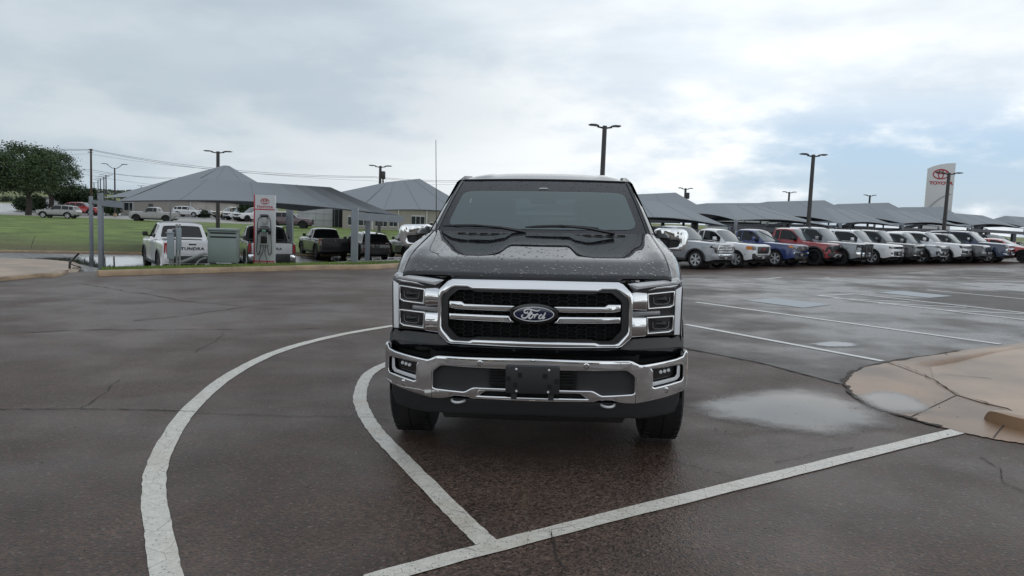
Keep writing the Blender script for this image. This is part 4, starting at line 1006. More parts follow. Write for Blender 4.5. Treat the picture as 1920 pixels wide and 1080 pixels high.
    # wheels
    add_wheels(root, [(s_*(hw+.005), y, 0) for s_ in (-1, 1) for y in (wf, wb_)], wr, .25, rstyle, rim, spokes, .70)
    # --- front end
    f = dict(grille=None, lamps=None, bumper=None); f.update(front or {})
    def fp(nm, pts, mt, off=.012, bev=.006, par=root, both=True, mirror_=False):
        o = None
        for s_ in ((-1, 1) if mirror_ else (1,)):
            o = obj(nm, plate(sx(pts, s_) if mirror_ else (mir(pts) if both else pts), .03, bev, lambda x, z: fy(x)-off, step=.12), mt, par)
        return o
    if front:
        for nm, pts, mt, off, both in f.get('plates', []):
            fp(nm, pts, mt, off, both=(both == 'c'), mirror_=(both == 'm'))
        g_ = f.get('bars')
        if g_:
            x0, z0, z1, n, mt, wv = g_
            for k in range(n):
                z = z0+(z1-z0)*(k+.5)/n; b = nb(); plate(mir([(0, z+wv), (x0, z+wv), (x0*1.01, z), (x0, z-wv), (0, z-wv)]), .02, .004, lambda x, z: fy(x)-.03, step=.12, bm=b); obj('grille_bar', b, mt, root)
        g_ = f.get('slots')
        if g_:
            x0, z0, z1, n = g_
            for k in range(n):
                x = -x0+2*x0*(k+.5)/n; b = nb(); wv = x0/n*.62; plate([(x-wv, z1), (x+wv, z1), (x+wv, z0), (x-wv, z0)], .02, .004, lambda x, z: fy(x)-.026, step=0, bm=b); obj('grille_slot', b, 'underbody', root)
        pz = f.get('plate_z', .52)
        b = nb(); plate([(-.16, pz+.08), (.16, pz+.08), (.16, pz-.08), (-.16, pz-.08)], .02, .004, lambda x, z: -.055, step=0, bm=b); pl_ = obj('dealer_plate', b, 'plate_black', root)
        for k in range(4):
            b = nb(); x = -.085+k*.057; box(b, x-.018, x+.018, -.060, -.055, pz+.005, pz+.05); obj('plate_mark', b, 'plate_mark', pl_)
        b = nb(); box(b, -.075, .075, -.060, -.055, pz-.045, pz-.02); obj('plate_mark', b, 'plate_mark', pl_)
        if f.get('emblem'):
            ex_, ez_, er = f['emblem']; emblem(er, root, (0, fy(0)-.055, ez_), 'chrome', name='emblem')
        if f.get('word'):
            wtx, wz, ws_, wm = f['word']; me = text_mesh(wtx, ws_, .008, 1.0, .004); obj('lettering', me, wm, root, loc=(0, fy(0)-.05, wz), rot=(R(90), 0, 0))
    if guard:
        b = nb()
        for s_ in (-1, 1):
            plate(sx([(.30, 1.16), (.42, 1.16), (.45, 1.10), (.45, .50), (.40, .44), (.30, .44)], s_), .05, .01, lambda x, z: -.16, step=0, bm=b)
            tube(b, [(s_*.40, -.13, 1.10), (s_*.75, -.05, 1.10), (s_*.93, .10, 1.06), (s_*.93, .12, .86), (s_*.40, -.12, .80)], .024, 8)
        for z in (1.14, 1.0, .80, .62): tube(b, [(-.4, -.14, z), (.4, -.14, z)], .022, 8)
        obj('grille_guard', b, 'black_plastic', root)
    # --- rear end
    if rear:
        def rp(nm, pts, mt, off=.012, both='c', bev=.006):
            for s_ in ((-1, 1) if both == 'm' else (1,)):
                bb = plate(sx(pts, s_) if both == 'm' else mir(pts), .03, bev, None, step=0)
                bisect_grid(bb, 0, .12)
                for v in bb.verts: v.co.y = ry(v.co.x)+off-v.co.y
                obj(nm, bb, mt, root)
        for nm, pts, mt, off, both in rear.get('plates', []): rp(nm, pts, mt, off, both)
        if rear.get('text'):
            tx, tz, ts = rear['text']; me = text_mesh(tx, ts, .006, 1.08, .0035, 1.25); obj('lettering', me, rear.get('tmat', 'gloss_black'), root, loc=(0, L_+.022, tz), rot=(R(90), 0, R(180)))
        pz = rear.get('plate_z', .62)
        b = nb(); box(b, -.155, .155, L_+.02, L_+.04, pz-.08, pz+.08, .004); pl_ = obj('dealer_plate', b, 'plate_black', root)
        for k in range(4):
            b = nb(); x = -.07+k*.047; box(b, x-.015, x+.015, L_+.04, L_+.044, pz-.005, pz+.035); obj('plate_mark', b, 'plate_mark', pl_)
        if rear.get('handle'):
            b = nb(); box(b, -.13, .13, L_+.004, L_+.022, rear['handle']-.03, rear['handle']+.03, .012); obj('tailgate_handle', b, 'gloss_black', root)
    return root
def ring_tube(b, rx, rz_, c, r, n=40, rot=0.):
    P = [Vector((c[0]+rx*math.cos(2*math.pi*k/n), c[1], c[2]+rz_*math.sin(2*math.pi*k/n))) for k in range(n)]
    vs = []
    for i, p in enumerate(P):
        t = (P[(i+1) % n]-P[i-1]).normalized(); nn = Vector((t.z, 0, -t.x)); bi = Vector((0, 1, 0))
        vs.append([b.verts.new(p+nn*r*math.cos(a)+bi*r*.6*math.sin(a)) for a in (0, R(60), R(120), R(180), R(240), R(300))])
    for i in range(n):
        a, c_ = vs[i], vs[(i+1) % n]
        for k in range(6): b.faces.new((a[k], a[(k+1) % 6], c_[(k+1) % 6], c_[k]))
def emblem(r, parent, loc, mt, name='emblem', rot=None):
    """three nested ovals"""
    b = nb(); ring_tube(b, r, r*.66, (0, 0, 0), r*.07); ring_tube(b, r*.32, r*.62, (0, 0, 0), r*.062); ring_tube(b, r*.70, r*.29, (0, 0, r*.34), r*.062)
    return obj(name, b, mt, parent, loc=loc, rot=rot)
# front-end kits: plates are (name, outline, material, proudness, 'c' centred / 'm' mirrored)
def kit_tundra(p):
    hx = [(0, 1.14), (.50, 1.14), (.60, 1.02), (.63, .90), (.56, .76), (.50, .70), (0, .70)]
    return dict(plates=[('grille', hx, 'grille_dark', .014, 'c'), ('grille_frame', [(.48, 1.155), (.52, 1.155), (.66, 1.0), (.66, .88), (.56, .70), (.52, .70), (.60, .88), (.60, 1.0)], 'chrome', .030, 'm'), ('grille_frame', [(0, 1.165), (.52, 1.165), (.50, 1.13), (0, 1.13)], 'chrome', .032, 'c'),
        ('headlamp', [(.66, 1.09), (.97, 1.12), (.99, 1.02), (.88, .97), (.86, .80), (.80, .80), (.78, .98), (.67, 1.02)], 'lens_dark', .012, 'm'), ('lamp_trace', [(.70, 1.065), (.94, 1.09), (.95, 1.05), (.72, 1.035)], 'lamp_white', .020, 'm'), ('lamp_shade', [(.70, .97), (.78, .96), (.80, .76), (.70, .76)], 'gloss_black', .014, 'm'),
        ('front_bumper', [(0, .70), (.62, .70), (.97, .74), (.985, .60), (.95, .50), (.60, .47), (0, .47)], 'paint_'+p, .035, 'c'), ('bumper_chrome', [(0, .72), (.60, .72), (.66, .68), (.60, .60), (0, .62)], 'chrome', .055, 'c'), ('bumper_intake', [(0, .60), (.55, .60), (.50, .50), (0, .50)], 'black_plastic', .05, 'c')],
        bars=(.57, .74, 1.12, 5, 'chrome', .018), plate_z=.53, emblem=(0, 1.03, .11))
def kit_canyon(p):
    return dict(plates=[('grille_frame', [(0, 1.08), (.54, 1.08), (.60, 1.03), (.56, .72), (.48, .66), (0, .66)], 'paint_'+p, .022, 'c'), ('grille', [(0, 1.04), (.50, 1.04), (.54, 1.0), (.50, .74), (.45, .70), (0, .70)], 'grille_dark', .034, 'c'), ('headlamp', [(.64, 1.05), (.86, 1.06), (.86, .87), (.66, .87)], 'lamp_clear', .014, 'm'), ('side_marker', [(.865, 1.06), (.94, 1.05), (.94, .89), (.865, .87)], 'amber', .014, 'm'),
        ('front_bumper', [(0, .64), (.60, .62), (.75, .72), (.95, .66), (.96, .50), (.60, .42), (0, .42)], 'black_plastic', .03, 'c'), ('bumper_trim', [(0, .60), (.55, .58), (.5, .545), (0, .555)], 'chrome_dark', .045, 'c')], plate_z=.50, word=('GMC', .90, .16, 'tail_red'))
def kit_tacoma(p):
    return dict(plates=[('grille_frame', [(0, 1.07), (.42, 1.07), (.55, .93), (.48, .78), (0, .78)], 'chrome_dark', .018, 'c'), ('grille', [(0, 1.05), (.40, 1.05), (.52, .93), (.46, .80), (0, .80)], 'grille_dark', .028, 'c'), ('headlamp', [(.56, 1.02), (.80, 1.05), (.84, .90), (.60, .88)], 'lamp_clear', .014, 'm'), ('side_marker', [(.80, 1.05), (.93, 1.06), (.90, .95), (.83, .92)], 'amber', .013, 'm'), ('fog_lamp', [(.66, .74), (.74, .74), (.74, .66), (.66, .66)], 'lamp_white', .03, 'm'),
        ('front_bumper', [(0, .72), (.60, .70), (.60, .58), (0, .58)], 'black_plastic', .026, 'c'), ('skid_plate', [(0, .54), (.70, .54), (.60, .38), (0, .38)], 'black_plastic', .02, 'c')], bars=(.47, .81, 1.04, 5, 'lamp_grey', .008), plate_z=.60, emblem=(0, .97, .10))
def kit_colorado(p):
    return dict(plates=[('grille', [(0, 1.08), (.62, 1.06), (.66, .98), (.60, .74), (0, .72)], 'grille_dark', .022, 'c'), ('headlamp', [(.64, 1.08), (.94, 1.09), (.90, .98), (.66, .97)], 'lamp_clear', .014, 'm'), ('lamp_shade', [(.64, .95), (.93, .97), (.95, .70), (.62, .66)], 'cladding', .016, 'm'), ('front_bumper', [(0, .70), (.60, .68), (.92, .66), (.92, .48), (.5, .40), (0, .40)], 'cladding', .026, 'c'), ('bumper_trim', [(0, .62), (.40, .62), (.62, .50), (.55, .47), (.38, .56), (0, .56)], 'rim_silver', .05, 'c')], bars=(.60, .76, 1.05, 3, 'gloss_black', .02), plate_z=.53, word=('+', .98, .24, 'chrome'))
def kit_ram(p):
    return dict(plates=[('grille', [(0, 1.12), (.52, 1.12), (.60, .98), (.52, .72), (0, .72)], 'grille_dark', .022, 'c'), ('headlamp', [(.62, 1.10), (.93, 1.12), (.95, .98), (.64, .96)], 'lens_dark', .014, 'm'), ('front_bumper', [(0, .70), (.62, .70), (.96, .74), (.96, .56), (.60, .48), (0, .48)], 'chrome', .03, 'c')], plate_z=.56)
def kit_jeep(p, m='chrome_dark'):
    return dict(plates=[('grille', [(0, 1.00), (.60, .995), (.60, .87), (0, .86)], m, .016, 'c'), ('headlamp', [(.62, .99), (.92, .985), (.90, .89), (.63, .885)], 'lens_dark', .012, 'm'), ('lamp_trace', [(.64, .965), (.88, .965), (.87, .94), (.65, .935)], 'lamp_white', .018, 'm'), ('bumper_intake', [(0, .74), (.55, .74), (.50, .50), (0, .50)], 'black_plastic', .014, 'c'), ('fog_lamp', [(.64, .68), (.86, .69), (.82, .60), (.66, .58)], 'gloss_black', .012, 'm'), ('bumper_trim', [(0, .475), (.85, .52), (.84, .49), (0, .44)], 'chrome', .02, 'c')], slots=(.57, .88, .985, 7), plate_z=.62)
def kit_crv(p):
    return dict(plates=[('grille', [(0, .93), (.40, .93), (.52, .88), (.40, .72), (0, .70)], 'grille_dark', .016, 'c'), ('headlamp', [(.40, .95), (.86, 1.02), (.90, .95), (.55, .84)], 'lamp_clear', .013, 'm'), ('bumper_intake', [(0, .60), (.45, .58), (.75, .72), (.88, .70), (.86, .50), (.5, .42), (0, .42)], 'black_plastic', .012, 'c'), ('bumper_trim', [(0, .46), (.5, .45), (.74, .55), (.74, .51), (.5, .41), (0, .42)], 'rim_silver', .02, 'c')], bars=(.42, .84, .92, 2, 'chrome', .012), plate_z=.60)
def kit_santafe(p):
    return dict(plates=[('grille', [(0, 1.02), (.92, 1.02), (.88, .88), (0, .86)], 'gloss_black', .013, 'c'), ('headlamp', [(.62, 1.0), (.88, 1.0), (.85, .90), (.62, .90)], 'lamp_clear', .018, 'm'), ('bumper_intake', [(0, .74), (.60, .74), (.60, .60), (0, .60)], 'black_plastic', .014, 'c'), ('fog_lamp', [(.66, .80), (.82, .80), (.82, .60), (.66, .60)], 'gloss_black', .016, 'm'), ('front_bumper', [(0, .56), (.86, .56), (.82, .42), (0, .42)], 'cladding', .02, 'c')], bars=(.55, .88, 1.0, 2, 'lamp_grey', .015), plate_z=.66)
def kit_sportage(p):
    return dict(plates=[('grille', [(0, .96), (.50, .94), (.62, .84), (.50, .68), (0, .66)], 'gloss_black', .014, 'c'), ('headlamp', [(.56, .96), (.86, 1.0), (.74, .84), (.66, .76)], 'lamp_clear', .014, 'm'), ('bumper_intake', [(0, .56), (.7, .58), (.66, .44), (0, .42)], 'black_plastic', .012, 'c'), ('bumper_trim', [(.50, .62), (.84, .66), (.84, .62), (.5, .58)], 'rim_silver', .02, 'm')], plate_z=.6)
def kit_4r(p):
    return dict(plates=[('grille', [(0, 1.06), (.50, 1.05), (.52, .92), (0, .90)], 'chrome', .018, 'c'), ('grille_opening', [(0, 1.03), (.42, 1.02), (.42, .96), (0, .95)], 'grille_dark', .03, 'c'), ('headlamp', [(.54, 1.04), (.90, 1.08), (.86, .92), (.56, .90)], 'lamp_clear', .014, 'm'), ('bumper_chrome', [(0, .84), (.60, .86), (.88, .80), (.80, .73), (0, .74)], 'chrome', .02, 'c'), ('bumper_intake', [(0, .70), (.60, .70), (.55, .56), (0, .54)], 'black_plastic', .014, 'c'), ('bumper_trim', [(.55, .52), (.92, .58), (.92, .54), (.55, .47)], 'chrome', .02, 'm')], plate_z=.62)
def kit_plain(p):
    return dict(plates=[('grille', [(0, .96), (.55, .95), (.50, .74), (0, .72)], 'grille_dark', .014, 'c'), ('headlamp', [(.58, .97), (.88, .99), (.86, .84), (.60, .82)], 'lamp_clear', .014, 'm'), ('front_bumper', [(0, .60), (.85, .62), (.82, .44), (0, .42)], 'black_plastic', .016, 'c')], plate_z=.56)
def tail_pickup(tailm, bump='black_plastic', text=None, corner=None, low=.74):
    pl = [('tailgate', [(0, 1.28), (.80, 1.28), (.82, 1.24), (.82, .84), (0, .82)], tailm, .016, 'c'), ('tail_lamp', [(.845, 1.26), (.955, 1.24), (.96, .88), (.85, .86)], 'tail_red', .018, 'm'), ('rear_bumper', [(0, .78), (.70, .78), (.72, .52), (0, .50)], bump, .05, 'c'), ('bumper_corner', [(.74, .80), (.95, .80), (.95, .56), (.74, .54)], corner or bump, .04, 'm')]
    d = dict(plates=pl, plate_z=.68, handle=1.20)
    if text: d['text'] = (text, 1.04, .15)
    return d
def tail_suv(p):
    return dict(plates=[('tail_lamp', [(.52, 1.10), (.90, 1.14), (.92, 1.04), (.55, 1.0)], mat('tail_dark', (.05, .008, .010), .12, coat=1.), .014, 'm'), ('rear_bumper', [(0, .62), (.72, .64), (.80, .56), (.75, .42), (0, .40)], 'cladding', .03, 'c'), ('reflector', [(.76, .66), (.88, .70), (.88, .62), (.80, .58)], 'tail_red', .03, 'm')], plate_z=.92)
# ------------------------------------------------------------------ the row on the right, noses towards the lot
AX = math.atan2(-U.y, -U.x)                # direction from nose to tail
def face(px, py, dyaw=0.): 
    """front centre on the ground at this pixel; returns location and rotation for the row"""
    p = G(px, py); return (p.x, p.y, p.z), math.atan2(U.x, -U.y)+dyaw
ROWG = 'vehicles parked nose out along the right-hand row'
def row(name, label, cat, kind, paint, dims, px, py, kit, sc, **k):
    loc, rz = face(px, py); return vehicle(name, label, cat, kind, paint, *dims, loc, rz, sc, front=kit, group=ROWG, **k)
row('pickup_truck', 'white pickup nose half hidden behind the black pickup\'s right mirror', 'pickup truck', 'pickup', 'white', (5.6, 1.98, 1.88), 1236, 505, kit_canyon('white'), 1.0, rim='rim_dark')
row('pickup_truck', 'silver pickup with a chrome hexagonal grille, nearest of the right row', 'pickup truck', 'pickup', 'silver', (5.9, 2.03, 1.98), 1358, 505, kit_tundra('silver'), 1.0, hood=1.24, belt=1.30, clad='cladding', wr=.41, rim='rim_silver')
row('pickup_truck', 'white pickup with black bumper and amber corner lamps beside the silver pickup', 'pickup truck', 'pickup', 'white', (5.4, 1.90, 1.82), 1428, 502.5, kit_canyon('white'), 1.0, hood=1.14, belt=1.20, clad='paint_white', rim='rim_silver')
row('pickup_truck', 'bright blue pickup with a mesh grille and silver wheels', 'pickup truck', 'pickup', 'blue', (5.4, 1.90, 1.80), 1500, 500.5, kit_tacoma('blue'), 1.0, hood=1.12, belt=1.18, clad='paint_blue', rim='rim_silver', spokes=6)
row('pickup_truck', 'red pickup with dark cladding between the blue and the guarded pickup', 'pickup truck', 'pickup', 'red', (5.4, 1.92, 1.86), 1572, 499, kit_colorado('red'), 1.0, hood=1.14, belt=1.20, clad='cladding', rim='rim_dark', mirror='black_plastic', wr=.42)
row('pickup_truck', 'silver pickup wearing a black grille guard', 'pickup truck', 'pickup', 'steel', (5.8, 2.02, 1.95), 1622, 499, kit_ram('steel'), .98, hood=1.18, belt=1.24, rim='rim_dark', guard=True, wr=.41)
row('suv', 'white suv with a seven slot grille next to the grille guard', 'suv', 'suv', 'white', (5.0, 1.96, 1.80), 1682, 497.5, kit_jeep('white'), 1.0, hood=1.08, belt=1.14, clad='paint_white', rails=True, rim='rim_silver')
row('suv', 'dark grey suv between the white slotted and the pale silver suv', 'suv', 'suv', 'graphite', (4.9, 1.94, 1.80), 1724, 496, kit_jeep('graphite', 'gloss_black'), 1.0, hood=1.08, belt=1.14, rim='rim_dark', rails=True)
row('suv', 'pale silver compact suv with slanted headlamps', 'suv', 'suv', 'silver', (4.6, 1.86, 1.69), 1768, 495.5, kit_crv('silver'), 1.0, hood=1.02, belt=1.08, rim='rim_silver')
row('suv', 'boxy white suv with a flat black lamp band', 'suv', 'suv', 'white', (4.8, 1.92, 1.74), 1812, 495, kit_santafe('white'), 1.0, hood=1.10, belt=1.16, clad='cladding', rails=True, rim='rim_silver')
row('suv', 'dark grey compact suv with boomerang headlamps', 'suv', 'suv', 'grey', (4.6, 1.88, 1.66), 1850, 494.5, kit_sportage('grey'), 1.0, hood=1.04, belt=1.10, clad='cladding', rim='rim_dark')
row('suv', 'navy blue suv with chrome bumper trim near the right edge', 'suv', 'suv', 'navy', (4.85, 1.92, 1.82), 1893, 494, kit_4r('navy'), 1.0, hood=1.12, belt=1.18, clad='paint_navy', rim='rim_silver', rails=True, mirror='chrome_dark')
row('sports_car', 'low bright red car cut off by the right edge', 'car', 'car', 'brightred', (4.75, 1.90, 1.38), 1958, 494, kit_plain('brightred'), 1.0, hood=.92, belt=.96, wr=.34, rim='rim_dark')
p = at(1900, 470, 62); loc = (p.x, p.y, gz(p.x, p.y))
vehicle('sedan', 'silver sedan parked behind the low red car', 'car', 'car', 'steel', 4.8, 1.85, 1.50, loc, math.atan2(U.x, -U.y)-.6, 1.05, front=kit_plain('steel'), wr=.33, hood=.95, belt=1.0)
p = at(1872, 470, 75); loc = (p.x, p.y, gz(p.x, p.y))
vehicle('suv', 'dark suv far behind the right row under a canopy', 'suv', 'suv', 'dark', 4.8, 1.9, 1.75, loc, math.atan2(U.x, -U.y), 1.0, front=kit_plain('dark'), detail=False)

# ------------------------------------------------------------------ vehicles under the left canopy, tails towards the camera
def tailed(px, py): 
    p = G(px, py); return p
LG = 'vehicles parked under the left shade canopy'
RZL = math.atan2(U.x, -U.y)+.0
def left(name, label, cat, kind, paint, dims, px, py, rear, sc, yaw=0., **k):
    p = at(px, 495, py); p.z = gz(p.x, p.y); rz = RZL+yaw            # tail centre in this direction at that distance
    d = Vector((-math.sin(rz), math.cos(rz)))    # local +y
    rz2 = rz+math.pi
    d2 = Vector((-math.sin(rz2), math.cos(rz2)))
    loc = (p.x-d2.x*dims[0]*sc, p.y-d2.y*dims[0]*sc); loc = (loc[0], loc[1], gz(p.x, p.y))
    return vehicle(name, label, cat, kind, paint, *dims, loc, rz2, sc, rear=rear, front=None, group=LG, **k)
left('pickup_truck', 'white pickup with black tailgate lettering behind the meter boxes', 'pickup truck', 'pickup', 'white', (5.9, 2.03, 1.98), 361, 27.5, tail_pickup('paint_white', 'black_plastic', 'TUNDRA', 'paint_white'), 1.0, yaw=-.15, hood=1.24, belt=1.30, wr=.42, mirror='black_plastic', rim='rim_dark', clad='black_plastic')
left('pickup_truck', 'dark grey pickup with a silver tailgate behind the charger', 'pickup truck', 'pickup', 'graphite', (5.9, 2.03, 1.98), 510, 31.5, tail_pickup('rim_silver', 'black_plastic', 'TUNDRA', 'chrome'), 1.0, yaw=-.31, hood=1.24, belt=1.30, wr=.42, rim='rim_dark')
left('pickup_truck', 'black-green pickup with dark tailgate between charger and canopy post', 'pickup truck', 'pickup', 'green', (5.4, 1.92, 1.85), 629, 46, tail_pickup('paint_dark', 'black_plastic'), 1.0, yaw=-.20, hood=1.16, belt=1.22, wr=.42, rim='rim_dark', mirror='black_plastic')
left('suv', 'dark maroon suv with roof rails behind the canopy post', 'suv', 'suv', 'maroon', (4.95, 1.93, 1.74), 706, 45, tail_suv('maroon'), 1.0, yaw=-.22, hood=1.05, belt=1.12, rails=True, rim='rim_silver')
left('suv', 'grey green suv half hidden behind the black pickup\'s left mirror', 'suv', 'suv', 'grey', (4.9, 1.93, 1.85), 795, 45, tail_suv('grey'), 1.0, hood=1.1, belt=1.16, rim='rim_dark', yaw=-.28)

# ------------------------------------------------------------------ shade canopies
m_, t_, b_ = newmat('canopy_fabric')
b_.inputs['Base Color'].default_value = (.275, .30, .322, 1); b_.inputs['Roughness'].default_value = .8
tl_ = t_.nodes.new('ShaderNodeBsdfTranslucent'); tl_.inputs[0].default_value = (.10, .11, .12, 1)
g_ = t_.nodes.new('ShaderNodeNewGeometry'); wv_ = t_.nodes.new('ShaderNodeTexNoise'); wv_.inputs['Scale'].default_value = 1.3; wv_.inputs['Detail'].default_value = 4; t_.links.new(g_.outputs['Position'], wv_.inputs['Vector'])
bu_ = t_.nodes.new('ShaderNodeBump'); bu_.inputs['Strength'].default_value = .25; bu_.inputs['Distance'].default_value = .1; t_.links.new(wv_.outputs[0], bu_.inputs['Height']); t_.links.new(bu_.outputs[0], b_.inputs['Normal'])
ms_ = t_.nodes.new('ShaderNodeMixShader'); ms_.inputs[0].default_value = .12
t_.links.new(b_.outputs[0], ms_.inputs[1]); t_.links.new(tl_.outputs[0], ms_.inputs[2]); t_.links.new(ms_.outputs[0], t_.nodes['Material Output'].inputs[0])
mat('seam_grey', (.245, .268, .288), .8)
mat('steel_grey', (.20, .225, .25), .45, var=.08, vs=3)
mat('steel_dark', (.055, .06, .068), .5)
def canopy(label, c00, c10, rl, rr, depth, sag=.02, group=None, beam=True, cols=(.28, .78), colmat='steel_dark', seams=4, c01=None, c11=None, legs=True, sg_=.03):
    back = Vector((-U.x, -U.y, 0))*depth
    c00, c10, rl, rr = (Vector(p) for p in (c00, c10, rl, rr)); c01 = Vector(c01) if c01 else c00+back; c11 = Vector(c11) if c11 else c10+back
    gx, gy = c00.x, c00.y
    root = empty('shade_canopy', (c00.x, c00.y, gz(c00.x, c00.y))); tag(root, label, 'canopy', group); O = Vector(root.location)
    cen = (c00+c10+c01+c11)/4; nseg = 14
    def eave(a, b_, u, kk=1.):
        p = a.lerp(b_, u); s = math.sin(math.pi*u); inw = (cen-p); inw.z = 0
        ln = (b_-a).length
        return p+inw.normalized()*s*ln*.028+Vector((0, 0, s*ln*.022))
    b = nb()
    def face_(a, b_, ra, rb):
        def f(u, v):
            e = eave(a, b_, u); r = ra.lerp(rb, u); p = e.lerp(r, v); p.z -= sag*math.sin(math.pi*v)*1.5; return p-O
        grid(b, f, lin(0, 1, nseg), lin(0, 1, 7))
    face_(c00, c10, rl, rr); face_(c10, c11, rr, rr); face_(c11, c01, rr, rl)
    def f2(u, v):                                       # flat hip towards the camera's left
        e = c01.lerp(c00, u); e.z += .10*math.sin(math.pi*u); return e.lerp(rl, v)-O
    grid(b, f2, lin(0, 1, nseg), lin(0, 1, 7))
    bmesh.ops.remove_doubles(b, verts=b.verts, dist=1e-3)
    fab = obj('fabric', b, 'canopy_fabric', root, ang=12)
    for k in range(seams):                               # sewn seams on the near slope
        u = (k+.7)/(seams+.4); P = []
        for v in lin(0, 1, 8):
            e = eave(c00, c10, u); r = rl.lerp(rr, u); p = e.lerp(r, v); p.z -= sag*math.sin(math.pi*v)*1.5-.012; P.append(p-O)
        b = nb(); tube(b, P, .008, 4); obj('seam', b, 'seam_grey', fab)
    b = nb(); P = [eave(c00, c10, u)-O-Vector((0, 0, .01)) for u in lin(0, 1, 15)]; tube(b, P, .025, 5); obj('eave_cable', b, 'steel_dark', root)
    if beam:
        for a, b_ in ((c00, c10), (c01, c11)):
            dz_ = Vector((0, 0, -.42)); d = (b_-a); n = Vector((-d.y, d.x, 0)).normalized()*.10
            bb = nb(); a2, b2 = a+dz_-O, b_+dz_-O
            loft(bb, [[q-n+Vector((0, 0, .13)), q+n+Vector((0, 0, .13)), q+n-Vector((0, 0, .13)), q-n-Vector((0, 0, .13))] for q in (a2, b2)], close=True, caps=(True, True)); obj('beam', bb, colmat, root)
            for q in (a2, b2):
                bb = nb(); box(bb, q.x-.08, q.x+.08, q.y-.08, q.y+.08, q.z-.16, q.z+.45, .01); obj('corner_post', bb, 'steel_grey', root)
            for u in cols:
                q = a2.lerp(b2, u); w_ = q+O; bb = nb(); box(bb, q.x-.16, q.x+.16, q.y-.16, q.y+.16, gz(w_.x, w_.y)-O.z, q.z-.1, .01); obj('column', bb, colmat, root)
    return root, O
CG = 'grey fabric shade canopies of the right-hand lot'
def Y_(t): return 34.1+.64*t
RCAN = [('nearest grey fabric canopy of the right row, half hidden by the black pickup', (1160, 408), (1368, 425), (1170, 372), (1268, 382), 36, (1080, 396)),
 ('grey fabric canopy peaking above the silver pickup', (1380, 413), (1567, 426), (1360, 384), (1432, 389), 42, (1303, 400)),
 ('grey fabric canopy behind the red pickup and the light pole', (1576, 419), (1690, 425.5), (1545, 389), (1598, 394), 50, (1490, 405)),
 ('grey fabric canopy behind the white and dark grey suvs', (1693, 419), (1815, 427), (1656, 392), (1720, 398), 56, (1610, 407)),
 ('grey fabric canopy in front of the tall sign tower', (1823, 422), (1922, 429), (1781, 399), (1843, 404), 63, (1742, 410)),
 ('grey fabric canopy cut by the right edge', (1930, 428), (2040, 434), (1885, 404.5), (1950, 409), 71, (1850, 414))]
for lb, c0, c1, r0, r1, Y, cb_ in RCAN:
    canopy(lb, at(*c0, Y), at(*c1, Y+6.5), at(*r0, Y+9), at(*r1, Y+12), 11, group=CG, c01=at(*cb_, Y+10), seams=2)
BCAN = [('taller grey canopy behind the first one, right beside the black pickup\'s cab', (1150, 402), (1345, 404), (1190, 364.5), (1267, 361), 52),
 ('taller grey canopy with a long flat ridge behind the white pickup', (1330, 412), (1480, 415), (1325, 381), (1437, 380.5), 62),
 ('taller grey canopy behind the blue pickup, left of the tall light pole', (1460, 413), (1640, 419), (1440, 378), (1546, 375.5), 66),
 ('taller grey canopy in the back row behind the white suv', (1600, 420), (1760, 425), (1572, 382.5), (1666, 380), 74),
 ('taller grey canopy just left of the tall sign tower', (1700, 424), (1850, 429), (1690, 388.5), (1768, 388), 84)]
for lb, c0, c1, r0, r1, Y in BCAN:
    canopy(lb, at(*c0, Y), at(*c1, Y+6), at(*r0, Y+6), at(*r1, Y+9), 12, group=CG, seams=1)
# left canopies
Pc1, Pc2 = G(190, 506), G(664, 498)
Yl, Yr = Pc1.y+1.2, Pc2.y+1.6
LGc = 'grey fabric shade canopies of the left-hand lot'
ca, Oa = canopy('wide low grey canopy over the parked pickups on the left', at(224, 377, Yl), at(748, 404, Yr+3.5), at(337, 331.5, Yl+3.2), at(620, 351, Yr+3.8), 8.5, group=LGc, beam=False, seams=3, c01=at(236, 377, Yl+6))
def lcol(P, top, parent_O, root, w_=.17, name='column'):
    b = nb(); q = P-parent_O; box(b, q.x-w_, q.x+w_, q.y-w_*.8, q.y+w_*.8, gz(P.x, P.y)-parent_O.z-.05, top-parent_O.z, .008); obj(name, b, 'steel_grey', root)
def lbeam(A, B, h, w_, O, root, mt='steel_grey'):
    A, B = Vector(A)-O, Vector(B)-O; d = B-A; n = Vector((-d.y, d.x, 0)).normalized()*w_/2; zz_ = Vector((0, 0, h/2)); b = nb()
    loft(b, [[q-n+zz_, q+n+zz_, q+n-zz_, q-n-zz_] for q in (A, B)], close=True, caps=(True, True)); obj('beam', b, mt, root)
Pc0 = G(172, 485)
z1 = at(190, 362, Pc1.y).z; z0 = at(172, 368, Pc0.y).z; z2 = at(664, 404, Pc2.y).z
lcol(Pc1, z1, Oa, ca, .09); lcol(Pc0, z0, Oa, ca, .075); lcol(Pc2, z2+.25, Oa, ca, .105)
lbeam(at(189, 380, Pc1.y-.05), at(228, 384, Pc1.y+.7), .26, .2, Oa, ca, 'steel_grey'); lbeam(at(172, 378, Pc0.y-.05), at(182, 380, Pc0.y+.6), .18, .16, Oa, ca)
lbeam(at(664, 405, Pc2.y), at(752, 411, Pc2.y+3.5), .26, .22, Oa, ca)
for px, py in ((190, 372), (195, 369), (185, 371)):
    pass
b = nb()
for k, (px, py) in enumerate(((183, 364), (197, 364), (183, 374), (197, 375))):
    q = at(px, py, Pc1.y-.16)-Oa; lathe(b, [(0, -.03), (.03, -.03), (.03, 0)], 8, 'y', tuple(q))
obj('bolts', b, 'steel_dark', ca)
P5 = at(543, 440, 37); lcol(Vector((P5.x, P5.y, 0)), at(543, 386, 37).z, Oa, ca, .15)
canopy('grey canopy peaking behind the wide low canopy on the left', at(300, 374, 40), at(560, 384, 44), at(420, 310, 46), at(430, 311, 46.2), 12, group=LGc, beam=False, seams=2)
